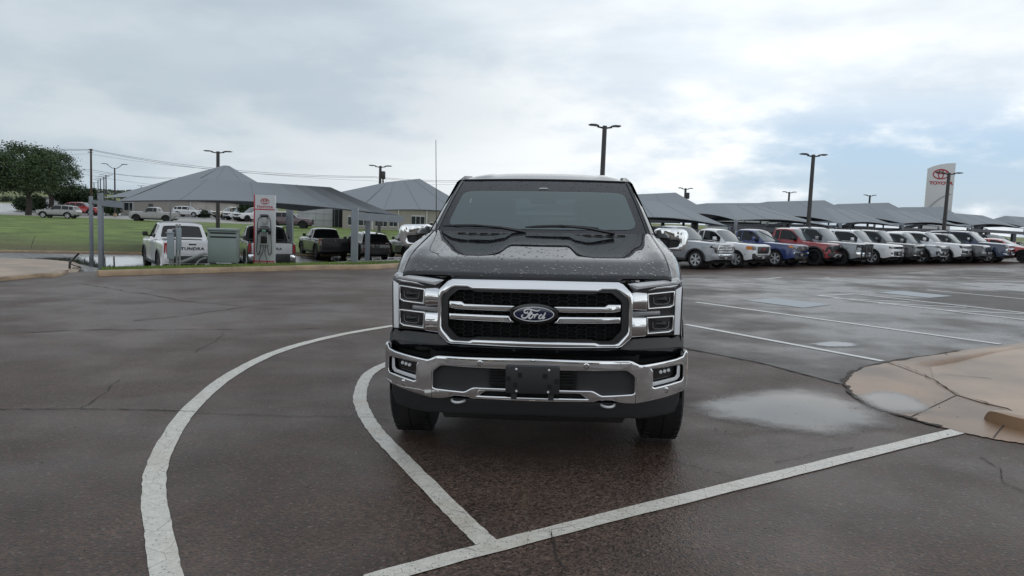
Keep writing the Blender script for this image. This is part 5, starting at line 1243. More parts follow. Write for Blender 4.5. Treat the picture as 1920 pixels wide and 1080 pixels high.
cb, Ob = canopy('grey canopy rising behind the black pickup\'s antenna', at(668, 396, 38), at(905, 402, 42), at(728, 341, 43), at(787, 335, 44), 11, group=LGc, beam=False, seams=3)
for px in (690, 850):
    q = at(px, 410, 40); lcol(Vector((q.x, q.y, 0)), at(px, 396, 40).z, Ob, cb, .12)
# ------------------------------------------------------------------ light poles
mat('pole_bronze', (.040, .037, .036), .45)
mat('led_face', (.35, .36, .34), .3)
def light_pole(label, pt, pb, Y, arm=1.0, rp=.10, rot=0., speaker=False, heads=2, group='parking lot light poles', curved=False):
    top = at(*pt, Y); base = at(*pb, Y); bx, by = base.x, base.y
    bz = gz(bx, by)
    root = empty('light_pole', (bx, by, bz)); tag(root, label, 'light pole', group); H = top.z-bz
    b = nb(); tube(b, [(0, 0, 0), (0, 0, H)], [rp*1.15, rp*.92], 8); obj('pole', b, 'pole_bronze', root)
    b = nb(); lathe(b, [(rp*2.2, 0), (rp*2.2, .45), (rp*1.9, .5), (0, .5)], 16, 'z'); obj('footing', b, 'kerb', root)
    for s in ((-1, 1) if heads == 2 else (1,)):
        d = Vector((math.cos(rot)*s, math.sin(rot)*s, 0)); n = Vector((-d.y, d.x, 0))
        b = nb()
        if curved: tube(b, [Vector((0, 0, H-.05)), d*.35+Vector((0, 0, H-.02)), d*.75+Vector((0, 0, H+.25)), d*1.0+Vector((0, 0, H+.45))], .04, 6)
        else: tube(b, [Vector((0, 0, H-.12)), d*arm*.45+Vector((0, 0, H-.06))], .045, 6)
        a_ = obj('arm', b, 'pole_bronze', root)
        off = Vector((0, 0, H+.45 if curved else H-.05)); s0, s1 = (.9, 1.75) if curved else (arm*.36, arm)
        b = nb(); secs = []
        for t, wv, h in ((0, .06, .05), (.15, .13, .075), (.4, .17, .085), (.85, .17, .06), (1, .12, .03)):
            c = d*(s0+(s1-s0)*t)+off+Vector((0, 0, .05*t)); secs.append([c-n*wv, c+n*wv, c+n*wv*.9+Vector((0, 0, h)), c-n*wv*.9+Vector((0, 0, h))])
        loft(b, secs, close=True, caps=(True, True)); hd = obj('lamp_head', b, 'pole_bronze', root)
        b = nb(); c = d*(s0+(s1-s0)*.6)+off; b.faces.new([b.verts.new(c+d*(s1-s0)*a1*.28+n*.13*a2+Vector((0, 0, .02))) for a1, a2 in ((-1, -1), (1, -1), (1, 1), (-1, 1))]); obj('lamp_lens', b, 'led_face', hd)
    if speaker:
        b = nb(); box(b, .08, .42, -.14, .14, H-1.05, H-.42, .08); obj('speaker', b, 'pole_bronze', root)
    return root
light_pole('dark light pole behind the white pickup, through the left canopy', (411.5, 284), (408.5, 450), 56, 1.05, .14)
light_pole('dark light pole with a loudspeaker between the left canopies', (711.5, 311), (711, 420), 62, .95, .12, speaker=True)
light_pole('tall light pole rising just behind the black pickup\'s cab', (1137, 236), (1123, 460), 37, .80, .12, rot=.15)
light_pole('tall light pole behind the red pickup', (1526, 290), (1513, 455), 44, .82, .12, rot=.1)
light_pole('light pole standing before the tall sign tower', (1781, 324), (1767, 460), 53, 1.0, .125, rot=.1)
light_pole('small distant light pole with a loudspeaker over the first canopies', (1286, 353), (1281, 430), 75, .75, .12, speaker=True)
light_pole('distant light pole above the canopy behind the blue pickup', (1479, 360), (1475, 430), 85, .8, .12)
light_pole('distant light pole above the canopy behind the white suv', (1630, 366), (1626, 430), 88, .75, .12)
FG = 'street lamps of the far lot'
light_pole('pale street lamp with two upswept arms beside the utility pole', (217, 315), (216, 407), 100, 1.2, .10, group=FG, curved=True)
for px, yt, Y in ((199.5, 328, 150), (195.5, 331, 165), (189, 334.5, 180), (184.5, 337, 195), (177, 342, 210), (265, 348, 230)):
    light_pole({199.5: 'tallest of the thin street lamps in a row right of the utility pole', 195.5: 'second tallest of the thin street lamps right of the utility pole', 189: 'third of the thin street lamps right of the utility pole', 184.5: 'fourth of the thin street lamps right of the utility pole', 177: 'shortest street lamp, closest to the utility pole', 265: 'small street lamp showing above the left canopy slope'}[px], (px, yt), (px, 396), Y, 1.3, .12, group=FG)
# ------------------------------------------------------------------ utility poles and wires
mat('wood_pole', (.075, .045, .032), .85, var=.3, vs=4)
mat('wire', (.10, .105, .11), .5)
def upole(label, px, yt, yb, Y, r=.15, cross=True):
    p = at(px, yb, Y); t = at(px-1, yt, Y); z = gz(p.x, p.y); root = empty('utility_pole', (p.x, p.y, z)); tag(root, label, 'utility pole', 'utility poles along the road')
    b = nb(); tube(b, [(0, 0, 0), (t.x-p.x, 0, t.z-z)], [r*1.3, r*.85], 8); obj('pole', b, 'wood_pole', root)
    H = t.z-z
    for k in range(3):
        b = nb(); lathe(b, [(.03, 0), (.08, .06), (.05, .12), (.08, .18), (0, .22)], 8, 'z', (-.25+.22*k+(t.x-p.x), 0, H-.25-.3*(k % 2))); obj('insulator', b, 'wood_pole', root)
    b = nb(); box(b, -.42, .30, -.05, .05, H-.55, H-.45); obj('crossarm', b, 'wood_pole', root)
    return root
upole('brown wooden utility pole right of the big tree', 171.5, 279, 402, 112)
upole('short distant utility pole left of the canopy by the loudspeaker pole', 719, 330, 425, 130, .16)
WG = 'overhead wires on the left'
def wire(label, pts, Y, r=.022):
    P = []
    for (a, c) in zip(pts, pts[1:]):
        A, B = at(*a, Y), at(*c, Y)
        for k in range(8):
            t = k/8; q = A.lerp(B, t); q.z -= 4*t*(1-t)*.25; P.append(q)
    P.append(at(*pts[-1], Y)); b = nb(); tube(b, P, r, 4); tag(obj('overhead_wire', b, 'wire'), label, 'wire', WG)
wire('topmost overhead wire running over the left canopy', [(-30, 270), (170, 280), (420, 317), (700, 331), (880, 338)], 112)
wire('second overhead wire just below the topmost one', [(-30, 273), (170, 281.5), (420, 320.5), (700, 333), (880, 341)], 112)
wire('thin third overhead wire from the left edge over the canopy', [(-30, 281), (170, 288.5), (400, 317), (700, 339), (880, 345)], 112, .014)
wire('overhead wire crossing the big tree\'s crown', [(-30, 312), (170, 318), (330, 336)], 111)
wire('thin low overhead wire right of the big tree', [(140, 318), (330, 333)], 111, .014)
wire('lowest overhead wire right of the big tree', [(140, 323), (330, 350)], 111, .014)
# ------------------------------------------------------------------ charger, cabinet and meters by the kerb
mat('charger_white', (.46, .48, .49), .35); mat('sign_red', (.42, .015, .025), .35); mat('charger_grey', (.33, .34, .34), .4); mat('screen_green', (.10, .22, .16), .2)
mat('cabinet_green', (.20, .245, .235), .45, var=.06, vs=2); mat('meter_grey', (.24, .28, .31), .45); mat('conduit', (.22, .23, .23), .5)
cp = G(497, 500); Yc = cp.y
hw_, Hc = .30, at(497, 366, Yc).z-gz(cp.x, cp.y)
ch = empty('charging_station', (cp.x, cp.y, gz(cp.x, cp.y)), R(8)); tag(ch, 'white and red charging station with looping black cables on the grass strip', 'charger')
b = nb(); box(b, -hw_, hw_, -.10, .12, .14, Hc, .01); obj('panel', b, 'charger_white', ch)
b = nb(); box(b, -hw_-.035, -hw_-.002, -.10, .12, .14, Hc, .004); obj('side_stripe', b, 'sign_red', ch)
b = nb(); box(b, -hw_-.03, hw_+.02, -.12, .14, .0, .135, .01); obj('plinth', b, 'kerb', ch)
zb_ = Hc*(1-.205)
for z_, h_ in ((zb_, .03), (.16, .035)):
    b = nb(); box(b, -hw_, hw_, -.106, -.101, z_, z_+h_); obj('band', b, 'sign_red', ch)
emblem(.125, ch, (0, -.108, Hc*.915), 'sign_red', 'logo')
obj('lettering', text_mesh('TOYOTA', .105, .003, 1.05, .002, 1.1), 'sign_red', ch, loc=(0, -.106, Hc*.835), rot=(R(90), 0, 0))
b = nb(); box(b, -.075, .075, -.20, -.10, Hc*.60, Hc*.70, .02); obj('cable_holder', b, 'charger_grey', ch)
b = nb(); box(b, -.12, .12, -.22, -.10, Hc*.695, Hc*.735, .02); obj('holder_cap', b, 'gloss_black', ch)
b = nb(); box(b, -.125, .125, -.23, -.10, Hc*.31, Hc*.54, .02); un = obj('charge_unit', b, 'charger_grey', ch)
b = nb(); box(b, -.13, .13, -.245, -.10, Hc*.48, Hc*.575, .03); obj('unit_hood', b, 'gloss_black', un)
b = nb(); box(b, -.10, .10, -.25, -.22, Hc*.33, Hc*.49, .015); obj('unit_face', b, 'gloss_black', un)
b = nb(); box(b, -.06, .06, -.256, -.249, Hc*.485, Hc*.525, .004); obj('screen', b, 'screen_green', un)
for s in (-1, 1):
    b = nb(); box(b, s*.165-.045, s*.165+.045, -.22, -.12, Hc*.46, Hc*.54, .03); obj('connector', b, 'gloss_black', ch)
    P = smooth_path([(s*.10, -.18, Hc*.70), (s*.19, -.19, Hc*.64), (s*.205, -.18, Hc*.40), (s*.22, -.18, Hc*.22), (s*.16, -.18, Hc*.17), (s*.12, -.18, Hc*.24), (s*.10, -.18, Hc*.42)], 6); b = nb(); tube(b, P, .014, 6); obj('cable', b, 'gloss_black', ch)
b = nb(); P = smooth_path([(-.02, -.2, Hc*.33), (-.03, -.2, Hc*.22), (-.14, -.2, Hc*.11), (-.10, -.2, Hc*.04), (.02, -.2, Hc*.02), (.10, -.2, Hc*.08), (.03, -.2, Hc*.20), (.05, -.2, Hc*.33)], 6); tube(b, P, .012, 6); obj('cable', b, 'gloss_black', ch)
# transformer cabinet
p = at(413, 499, 22.3); zc = gz(p.x, p.y); Yk = p.y; wv = (at(445, 470, Yk)-at(385, 470, Yk)).length*.86; Hk = at(416, 429, Yk).z-zc
cbx = empty('electrical_cabinet', (p.x-.03, p.y+.35, zc), R(14)); tag(cbx, 'grey green steel electrical cabinet on a concrete pad beside the charger', 'cabinet')
k0 = .10
b = nb(); box(b, -wv*.62, wv*.62, -.42, .42, 0, k0, .01); obj('pad', b, 'conduit', cbx)
b = nb()
for x in (-wv*.38, wv*.38): box(b, x-.05, x+.05, -.34, .34, k0, k0+.07)
obj('feet', b, 'steel_dark', cbx)
b = nb(); box(b, -wv/2, wv/2, -.36, .36, k0+.07, Hk-.06, .012); obj('housing', b, 'cabinet_green', cbx)
b = nb(); box(b, -wv/2-.03, wv/2+.03, -.42, .40, Hk-.055, Hk, .01); obj('lid', b, 'cabinet_green', cbx)
b = nb(); box(b, -wv*.42, wv*.47, -.372, -.361, k0+.10, Hk*.77, .004); obj('door', b, 'cabinet_green', cbx)
for z_ in (Hk*.80, Hk*.90):
    b = nb(); loft(b, [[(x, -.364, z_+.075), (x, -.40, z_+.02), (x, -.364, z_)] for x in (-wv*.42, wv*.47)], caps=(True, True)); obj('louvre', b, 'cabinet_green', cbx)
    b = nb(); box(b, -wv*.42, wv*.47, -.366, -.361, z_-.03, z_-.004); obj('louvre_gap', b, 'underbody', cbx)
# meter boxes
p = G(325, 505); zc = gz(p.x, p.y); Ym = p.y
mb = empty('meter_stand', (p.x, p.y, zc), R(20)); tag(mb, 'grey electrical meter boxes on galvanised posts before the white pickup', 'meter box')
s_ = Ym/1400
def mpx(dx): return dx*s_
def mpz(py): return at(325, py, Ym).z-zc
for x in (-6, -1, 6, 11):
    b = nb(); tube(b, [(mpx(x), 0, 0), (mpx(x), 0, mpz(420 if x > 2 else 470))], .028, 8); obj('post', b, 'conduit', mb)
b = nb(); box(b, mpx(-10), mpx(2), -.16, -.02, mpz(485), mpz(437), .01); obj('meter_box', b, 'meter_grey', mb)
b = nb(); box(b, mpx(-12), mpx(3), -.18, 0, mpz(438), mpz(435.5), .006); obj('meter_lid', b, 'meter_grey', mb)
b = nb(); lathe(b, [(.075, 0), (.075, .06), (.05, .085), (0, .085)], 16, 'z', (mpx(-5), -.09, mpz(435.5))); obj('meter_dome', b, 'charger_white', mb)
b = nb(); box(b, mpx(6), mpx(14.5), -.16, -.03, mpz(468), mpz(427), .01); obj('switch_box', b, 'meter_grey', mb)
b = nb(); box(b, mpx(-2), mpx(14), -.02, .02, mpz(431), mpz(428)); box(b, mpx(-6), mpx(13), -.02, .02, mpz(482), mpz(479)); obj('crossbar', b, 'conduit', mb)
for k, P in enumerate(([(332, 492), (345, 490), (365, 482), (380, 476.5), (388, 476)], [(332, 490), (338, 501), (352, 504.5), (364, 500), (374, 488), (387, 483)])):
    b = nb(); tube(b, smooth_path([at(px, py, Ym+.10+.25*i/len(P)) for i, (px, py) in enumerate(P)], 6), .045 if k == 0 else .028, 8); tag(obj('conduit_pipe', b, 'conduit'), ['thick grey conduit bending from the meter stand to the cabinet', 'thinner grey conduit sagging to the ground before the cabinet'][k], 'conduit', 'conduits beside the electrical cabinet')
# thin marker pole behind the white pickup
q = at(318.5, 420, 40); tp = at(319.5, 377, 40); b = nb(); tube(b, [(q.x, q.y, gz(q.x, q.y)), (tp.x, tp.y, tp.z)], .045, 8); tag(obj('marker_post', b, 'conduit'), 'thin pale post standing behind the white pickup\'s cab', 'post')
# black bracket on the apron
q = G(134, 507); k_ = q.y/1400
br = empty('steel_bracket', (q.x, q.y, gz(q.x, q.y)+.07), R(10)); tag(br, 'black leaning steel hoop at the corner of the pinkish apron', 'bracket')
b = nb(); tube(b, [(-3*k_, 0, 0), (-3*k_, 0, 11*k_), (13*k_, 0, 29*k_)], .045, 6); obj('leaning_bar', b, 'gloss_black', br)
b = nb(); tube(b, smooth_path([(-1*k_, 0, 9*k_), (5*k_, 0, 6*k_), (12*k_, 0, 4.5*k_), (16*k_, 0, 3*k_), (10*k_, 0, 1.2*k_), (2*k_, 0, 1*k_)], 5), .022, 6); obj('chain', b, 'gloss_black', br)
q = G(57, 468); b = nb(); tube(b, [(q.x, q.y, gz(q.x, q.y)), (q.x+.25, q.y, gz(q.x, q.y)+.75)], .012, 5); tag(obj('stake', b, 'steel_dark'), 'thin leaning stake in the grass on the far left', 'stake')
# ------------------------------------------------------------------ sign tower
Ys = 118
bl, br_, tl, trr = at(1736, 440, Ys), at(1775, 440, Ys), at(1744, 315, Ys), at(1787, 306, Ys)
zg = gz(bl.x, bl.y); wS = (br_-bl).length*1.12; HS = trr.z-zg
st = empty('sign_tower', ((bl.x+br_.x)/2, bl.y, zg), R(-16)); tag(st, 'tall white curved-top sign tower with red lettering behind the right canopies', 'sign')
mat('sign_white', (.60, .61, .60), .45); mat('sign_swoosh', (.36, .37, .37), .45)
outl = [(-wS/2, 0), (wS/2, 0), (wS/2, HS), (wS*.2, HS-.06), (-wS*.1, HS-.25), (-wS*.35, HS-.55), (-wS/2, HS-.85)]
obj('panel', plate(outl, 1.1, .02, None, step=0), 'sign_white', st)
emblem(wS*.30, st, (-wS*.03, -.04, HS-1.75), 'sign_red', 'logo')
obj('lettering', text_mesh('TOYOTA', wS*.185, .03, 1.0, .018, 1.18), 'sign_red', st, loc=(-wS*.0, -.03, HS-3.15), rot=(R(90), 0, 0))
sw = [(-wS/2+.01, HS*.40)]+[(-wS/2+wS*.98*t, HS*.40+HS*.22*math.sin(math.pi/2*t)**.85) for t in lin(.05, 1, 12)]+[(-wS/2+wS*.98*t, HS*.40+HS*.22*math.sin(math.pi/2*t)**.85-.35*(1-t)**.5*1.6) for t in lin(1, .05, 12)]+[(-wS/2+.01, HS*.40-.75)]
obj('swoosh', plate(sw, .01, 0, lambda x, z: -.012, step=0), 'sign_swoosh', st)

# ------------------------------------------------------------------ trees and shrubs
def leafmat(name, col):
    m, t, b = newmat(name); n = t.nodes; l = t.links
    a = n.new('ShaderNodeAttribute'); a.attribute_name = 'tint'
    r = n.new('ShaderNodeMapRange'); r.inputs[3].default_value = .45; r.inputs[4].default_value = 1.6; l.new(a.outputs['Fac'], r.inputs[0])
    x = n.new('ShaderNodeMix'); x.data_type = 'RGBA'; x.blend_type = 'MULTIPLY'; x.inputs[0].default_value = 1; x.inputs[6].default_value = (*col, 1); l.new(r.outputs[0], x.inputs[7]); l.new(x.outputs[2], b.inputs['Base Color'])
    b.inputs['Roughness'].default_value = .6
    return m
leafmat('leaf_oak', (.052, .086, .030)); leafmat('leaf_shrub', (.032, .062, .022)); leafmat('leaf_far', (.060, .080, .050)); leafmat('leaf_bush', (.034, .052, .026))
mat('bark', (.045, .036, .030), .9, var=.3, vs=5)
def tree(name, label, cat, base, H, lobes, n, leaf, lm, trunk=None, limbs=(), group=None, seed=1, clump=None):
    """lobes: (x, y, z, rx, ry, rz) relative to the base; leaves gather in clumps inside them"""
    rr = random.Random(seed); root = empty(name, base); tag(root, label, cat, group)
    b = nb(); lay = b.verts.layers.float.new('tint')
    clump = clump or leaf*5
    tot = sum(l[3]*l[4]*l[5] for l in lobes)
    for lx, ly, lz, rx, ry, rz_ in lobes:
        cnt = int(n*rx*ry*rz_/tot/40)+1
        for c in range(cnt):
            while True:
                p = Vector((rr.uniform(-1, 1), rr.uniform(-1, 1), rr.uniform(-1, 1)))
                if .25 < p.length < 1: break
            p = p.normalized()*(p.length**.55)
            cc = Vector((lx+p.x*rx, ly+p.y*ry, lz+p.z*rz_)); tint0 = rr.uniform(.1, .8); cr = clump*rr.uniform(.6, 1.3)
            for k in range(40):
                q = cc+Vector((rr.gauss(0, 1), rr.gauss(0, 1), rr.gauss(0, .75)))*cr*.45
                d1 = Vector((rr.gauss(0, 1), rr.gauss(0, 1), rr.gauss(0, .6))).normalized(); d2 = d1.cross(Vector((rr.gauss(0, 1), rr.gauss(0, 1), rr.gauss(0, 1)))).normalized(); s = leaf*rr.uniform(.6, 1.3)
                vs = [b.verts.new(q+d1*s), b.verts.new(q+d2*s*.5), b.verts.new(q-d1*s), b.verts.new(q-d2*s*.5)]
                t = min(1, max(0, tint0+rr.uniform(-.2, .2)))
                for v in vs: v[lay] = t
                b.faces.new(vs)
    me = bpy.data.meshes.new('crown'); b.to_mesh(me); b.free(); obj('crown', me, lm, root)
    if trunk:
        b = nb(); r0, h = trunk; tube(b, smooth_path([(0, 0, -.1), (.04*h, 0, h*.4), (-.03*h, .02*h, h*.75), (.0, 0, h)], 4), [r0*(1.25-.6*i/12) for i in range(13)], 9); tk = obj('trunk', b, 'bark', root)
        for lb in limbs:
            b = nb(); P = smooth_path(lb, 4); tube(b, P, [r0*.55*(1-.75*i/len(P)) for i in range(len(P))], 6); obj('limb', b, 'bark', tk)
    return root
def gnd(px, py): p = G(px, py); return Vector((p.x, p.y, gz(p.x, p.y)+.06))
TG = 'big trees beside the far road'
p = gnd(53, 404); k = p.y/1400
tree('oak_tree', 'big dark green tree at the left edge, nearer the road', 'tree', p, 9, [(-4*k, 0, 86*k, 60*k, 55*k, 38*k), (-48*k, 0, 74*k, 45*k, 45*k, 32*k), (30*k, 0, 76*k, 34*k, 40*k, 32*k), (-10*k, 0, 105*k, 40*k, 40*k, 24*k), (10*k, -8*k, 58*k, 46*k, 40*k, 18*k), (-70*k, 0, 92*k, 34*k, 34*k, 24*k), (-62*k, 0, 52*k, 34*k, 34*k, 12*k), (-22*k, 0, 122*k, 22*k, 22*k, 9*k), (22*k, 0, 116*k, 18*k, 20*k, 9*k)], 21000, .14, 'leaf_oak', (4.6*k, 62*k), [[(0, 0, 34*k), (10*k, 0, 46*k), (24*k, 0, 62*k)], [(0, 0, 40*k), (-14*k, 0, 56*k), (-34*k, 0, 70*k)], [(0, 0, 45*k), (-2*k, -5*k, 66*k), (4*k, -4*k, 92*k)]], TG, 3, .95)
p = gnd(95, 398); k = p.y/1400
tree('oak_tree', 'round dark green tree just right of the biggest tree', 'tree', p, 9, [(8*k, 0, 78*k, 40*k, 45*k, 36*k), (28*k, 0, 58*k, 26*k, 32*k, 26*k), (-12*k, 0, 84*k, 32*k, 36*k, 30*k), (4*k, 0, 98*k, 26*k, 26*k, 16*k), (40*k, 0, 80*k, 12*k, 16*k, 10*k), (42*k, 0, 46*k, 14*k, 16*k, 7*k), (22*k, 0, 106*k, 12*k, 12*k, 8*k)], 15000, .14, 'leaf_oak', (4.0*k, 56*k), [[(0, 0, 28*k), (-10*k, 0, 42*k), (-22*k, 0, 56*k)], [(0, 0, 32*k), (10*k, 0, 50*k), (26*k, 0, 64*k)]], TG, 5, .9)
SG = 'clipped shrubs of the far lots'
def shrub(label, px, py, w_, h_, seed, n=2200, lm='leaf_shrub', stem=True, name='shrub', cat='shrub', flat=False):
    p = gnd(px, py); k = p.y/1400
    hz = h_*k
    lob = [(0, 0, hz*.55, w_*k*.5, w_*k*.45, hz*.48)] if not flat else [(0, 0, hz*.66, w_*k*.5, w_*k*.4, hz*.34), (-w_*.22*k, 0, hz*.55, w_*k*.3, w_*k*.3, hz*.26), (w_*.25*k, 0, hz*.55, w_*k*.28, w_*k*.3, hz*.26)]
    tree(name, label, cat, p, h_*k, lob, int(n*2.0), .15, lm, (1.0*k*1.2, hz*.6), [], SG, seed, .5)
shrub('round clipped bush left of the big tree\'s trunk', 44, 396, 28, 24, 11); shrub('round clipped bush right of the big tree\'s trunk', 68, 397, 30, 28, 12); shrub('small round bush farther behind the big trees', 82, 384, 14, 14, 13, 1200)
shrub('wide flat-topped evergreen behind the silver suv on the road', 147, 399, 84, 48, 14, 7000, flat=True, name='evergreen', cat='shrub')
shrub('dense bush right of the two grey canopy posts', 208, 404, 30, 28, 15, 1800)
shrub('clipped round tree above the white cars, left of the dark pole', 392, 405, 26, 18, 16, 1600, flat=True); shrub('clipped round tree above the white cars, right of the dark pole', 413, 405, 26, 18, 17, 1600, flat=True)
shrub('clipped round tree left of the charging station', 466, 415, 34, 36, 18, 2400, flat=True); shrub('low brown-green bush between the white far cars', 381, 408, 20, 11, 19, 1200, 'leaf_bush'); shrub('low bush at the tail of the last white far truck', 455, 416, 18, 11, 20, 1200, 'leaf_bush')
shrub('slim conifer before the dark far building', 443, 394, 11, 22, 21, 1200, 'leaf_bush')
DG = 'distant trees along the horizon'
for i, (px, w_, h_) in enumerate(((365, 16, 13), (379, 16, 12), (391, 14, 11), (404, 20, 15), (418, 22, 16), (432, 18, 11), (451, 22, 10), (470, 22, 10), (12, 20, 8), (120, 26, 10))):
    Y = 330; q = at(px, 388, Y); base = Vector((q.x, q.y, landz(q.x, q.y))); k = Y/1400
    tree('distant_tree', ['leftmost distant tree beyond the far lot', 'second distant tree beyond the far lot', 'third distant tree beyond the far lot', 'fourth distant tree, left of the dark light pole', 'distant tree just right of the dark light pole', 'small distant tree right of the dark light pole', 'low distant tree left of the charging station', 'low distant tree hidden by the charging station', 'low distant tree at the far left edge', 'low distant tree behind the two big trees'][i], 'tree', base, h_*k, [(0, 0, h_*k*.62, w_*k*.5, w_*k*.4, h_*k*.40)], 900, .38, 'leaf_far', (.9*k, h_*k*.5), [], DG, 40+i, 1.6)
# far treeline
b = nb(); lay = b.verts.layers.float.new('tint'); rr = random.Random(9)
for i in range(5200):
    px = rr.uniform(-60, 900); Y = rr.uniform(640, 700); q = at(px, 380, Y); z0 = landz(q.x, q.y); hh = (2.0+3.2*(.5+.5*noise.noise(Vector((px*.03, 0, 0))))*1.2)
    z = z0+rr.random()*hh; s = rr.uniform(.5, 1.1); t = rr.uniform(.1, .7); c = Vector((q.x, q.y, z)); d1 = Vector((rr.gauss(0, 1), rr.gauss(0, .4), rr.gauss(0, 1))).normalized()*s; d2 = d1.cross(Vector((0, 1, 0))).normalized()*s*.8
    vs = [b.verts.new(c+d1), b.verts.new(c+d2), b.verts.new(c-d1), b.verts.new(c-d2)]
    for v in vs: v[lay] = t
    b.faces.new(vs)
me = bpy.data.meshes.new('treeline'); b.to_mesh(me); b.free(); tag(obj('treeline', me, 'leaf_far'), 'low far-off treeline on the left horizon', 'treeline', kind='stuff')

# ------------------------------------------------------------------ far buildings
mat('wall_beige', (.36, .33, .30), .8, var=.05, vs=.6); mat('wall_panel', (.36, .37, .38), .35, metal=.2); mat('wall_tan', (.33, .30, .265), .8, var=.06, vs=.8); mat('wall_dark', (.075, .08, .085), .6); mat('roof_metal', (.12, .115, .115), .5); mat('roof_light', (.40, .42, .43), .5); mat('win_dark', (.03, .038, .042), .08); mat('trim_white', (.55, .55, .54), .5)
def bbox(name, lb, cat, px0, px1, pyt, pyb, depth, wallm, roofm=None, windows=(), doors=(), Y=None, over=.4, panels=None, extra=None):
    """a far building: front wall from px0 to px1, base on the ground at pyb"""
    a = G(px0, pyb); 
    if Y is None: Y = a.y
    A, B = at(px0, pyb, Y), at(px1, pyb, Y); k = Y/1400; W_ = (B.x-A.x); zg = gz(A.x, A.y)+.05; mid = (px0+px1)/2
    yy = lambda px, py: at(px, py, Y).z-zg
    H = yy(mid, pyt)
    root = empty(name, ((A.x+B.x)/2, Y, zg)); tag(root, lb, cat)
    b = nb(); box(b, -W_/2, W_/2, 0, depth, -.6, H); obj('wall', b, wallm, root)
    if roofm:
        b = nb(); box(b, -W_/2-over, W_/2+over, -over, depth+over, H-.02, H+.35*max(1, k*8), .02); obj('roof', b, roofm, root)
    X = lambda px: (px-px0)/(px1-px0)*W_-W_/2
    for x0, x1, y0, y1, npane in windows:
        b = nb(); z1_, z0_ = yy((x0+x1)/2, y0), yy((x0+x1)/2, y1); box(b, X(x0), X(x1), -.06, .0, z0_, z1_); wn = obj('window', b, 'trim_white', root)
        for i in range(npane):
            b = nb(); u0, u1 = X(x0)+(X(x1)-X(x0))*(i+.07)/npane, X(x0)+(X(x1)-X(x0))*(i+.93)/npane; box(b, u0, u1, -.09, -.055, z0_+.12, z1_-.12); obj('pane', b, 'win_dark', wn)
    for x0, x1, y0, y1 in doors:
        b = nb(); box(b, X(x0), X(x1), -.08, 0, yy((x0+x1)/2, y1), yy((x0+x1)/2, y0)); obj('door', b, 'win_dark', root)
    for x0, x1 in (extra or ()):
        b = nb(); box(b, X(x0), X(x1), -.14, -.02, 0, H-.1); obj('downpipe', b, 'trim_white', root)
    return root, W_, H, k
bbox('showroom_building', 'long beige far building above the silver pickup on the road', 'building', 226, 361, 374, 401, 30, 'wall_beige', 'roof_metal', windows=[(233, 252, 379, 396, 2)], doors=[(279, 287, 382, 388)], extra=[(249, 251), (357, 359)])
bbox('house', 'low white house behind the two big trees', 'building', 62, 128, 372, 389, 14, 'trim_white', 'roof_metal', windows=[(70, 80, 376, 384, 1), (110, 118, 376, 384, 1)])
bbox('office_building', 'dark grey far building left of the charging station', 'building', 447, 470, 385, 404, 16, 'wall_dark', None, doors=[(450, 456, 393, 403)])
bbox('office_building', 'pale far wall just left of the charging station', 'building', 467, 482, 380, 404, 16, 'roof_light', None)
# curved showroom of square panels
Yb = G(600, 426).y; A, B = at(553, 426, Yb), at(652, 426, Yb); Rr = (B.x-A.x)/2*1.12; k = Yb/1400; c0 = ((A.x+B.x)/2, Yb+Rr*.75); zg = gz(*c0)+.05; Hb = at(600, 377, Yb).z-zg
cyl = empty('curved_showroom', (c0[0], c0[1], zg)); tag(cyl, 'curved showroom clad in square pale metal panels behind the plum suv', 'building')
b = nb(); lathe(b, [(Rr-.10, -.5), (Rr-.10, Hb+.3)], 48, 'z'); obj('core', b, 'wall_dark', cyl)
na, nz = 11, 4
for i in range(na):
    for j in range(nz):
        a0 = math.pi+math.pi*(i+.012)/na; a1 = math.pi+math.pi*(i+.988)/na; z0, z1_ = Hb*(j+.008)/nz, Hb*(j+.992)/nz
        if i in (7, 8) and j < 3: continue
        b = nb(); loft(b, [[(math.cos(a)*r_, math.sin(a)*r_, z) for r_, z in ((Rr-.05, z0), (Rr, z0+.01), (Rr, z1_-.01), (Rr-.05, z1_))] for a in lin(a0, a1, 5)], caps=(True, True)); obj('panel', b, 'wall_panel', cyl)
b = nb(); a0, a1 = math.pi+math.pi*7/na, math.pi+math.pi*9/na; loft(b, [[(math.cos(a)*(Rr-.07), math.sin(a)*(Rr-.07), z) for z in (0, Hb*.72)] for a in lin(a0, a1, 8)]); gw = obj('window', b, 'win_dark', cyl)
for i in range(4):
    a = a0+(a1-a0)*(i+.5)/4; b = nb(); tube(b, [(math.cos(a)*(Rr-.04), math.sin(a)*(Rr-.04), 0), (math.cos(a)*(Rr-.04), math.sin(a)*(Rr-.04), Hb*.72)], .05, 5); obj('mullion', b, 'roof_metal', gw)
bbox('office_building', 'tan far building with tall windows behind the maroon suv', 'building', 642, 905, 392, 430, 25, 'wall_tan', 'roof_light', windows=[(652, 692, 405, 424, 4), (703, 726, 405, 426, 3), (730, 745, 405, 426, 2), (771, 796, 404, 426, 3), (806, 812, 416, 424, 1)], extra=[(697, 700), (746, 748), (799, 801)])
b_, W__, H__, k__ = bbox('warehouse', 'pale far warehouse seen under the right canopies', 'building', 1385, 1480, 412, 432, 30, 'roof_light', 'roof_light', Y=170)

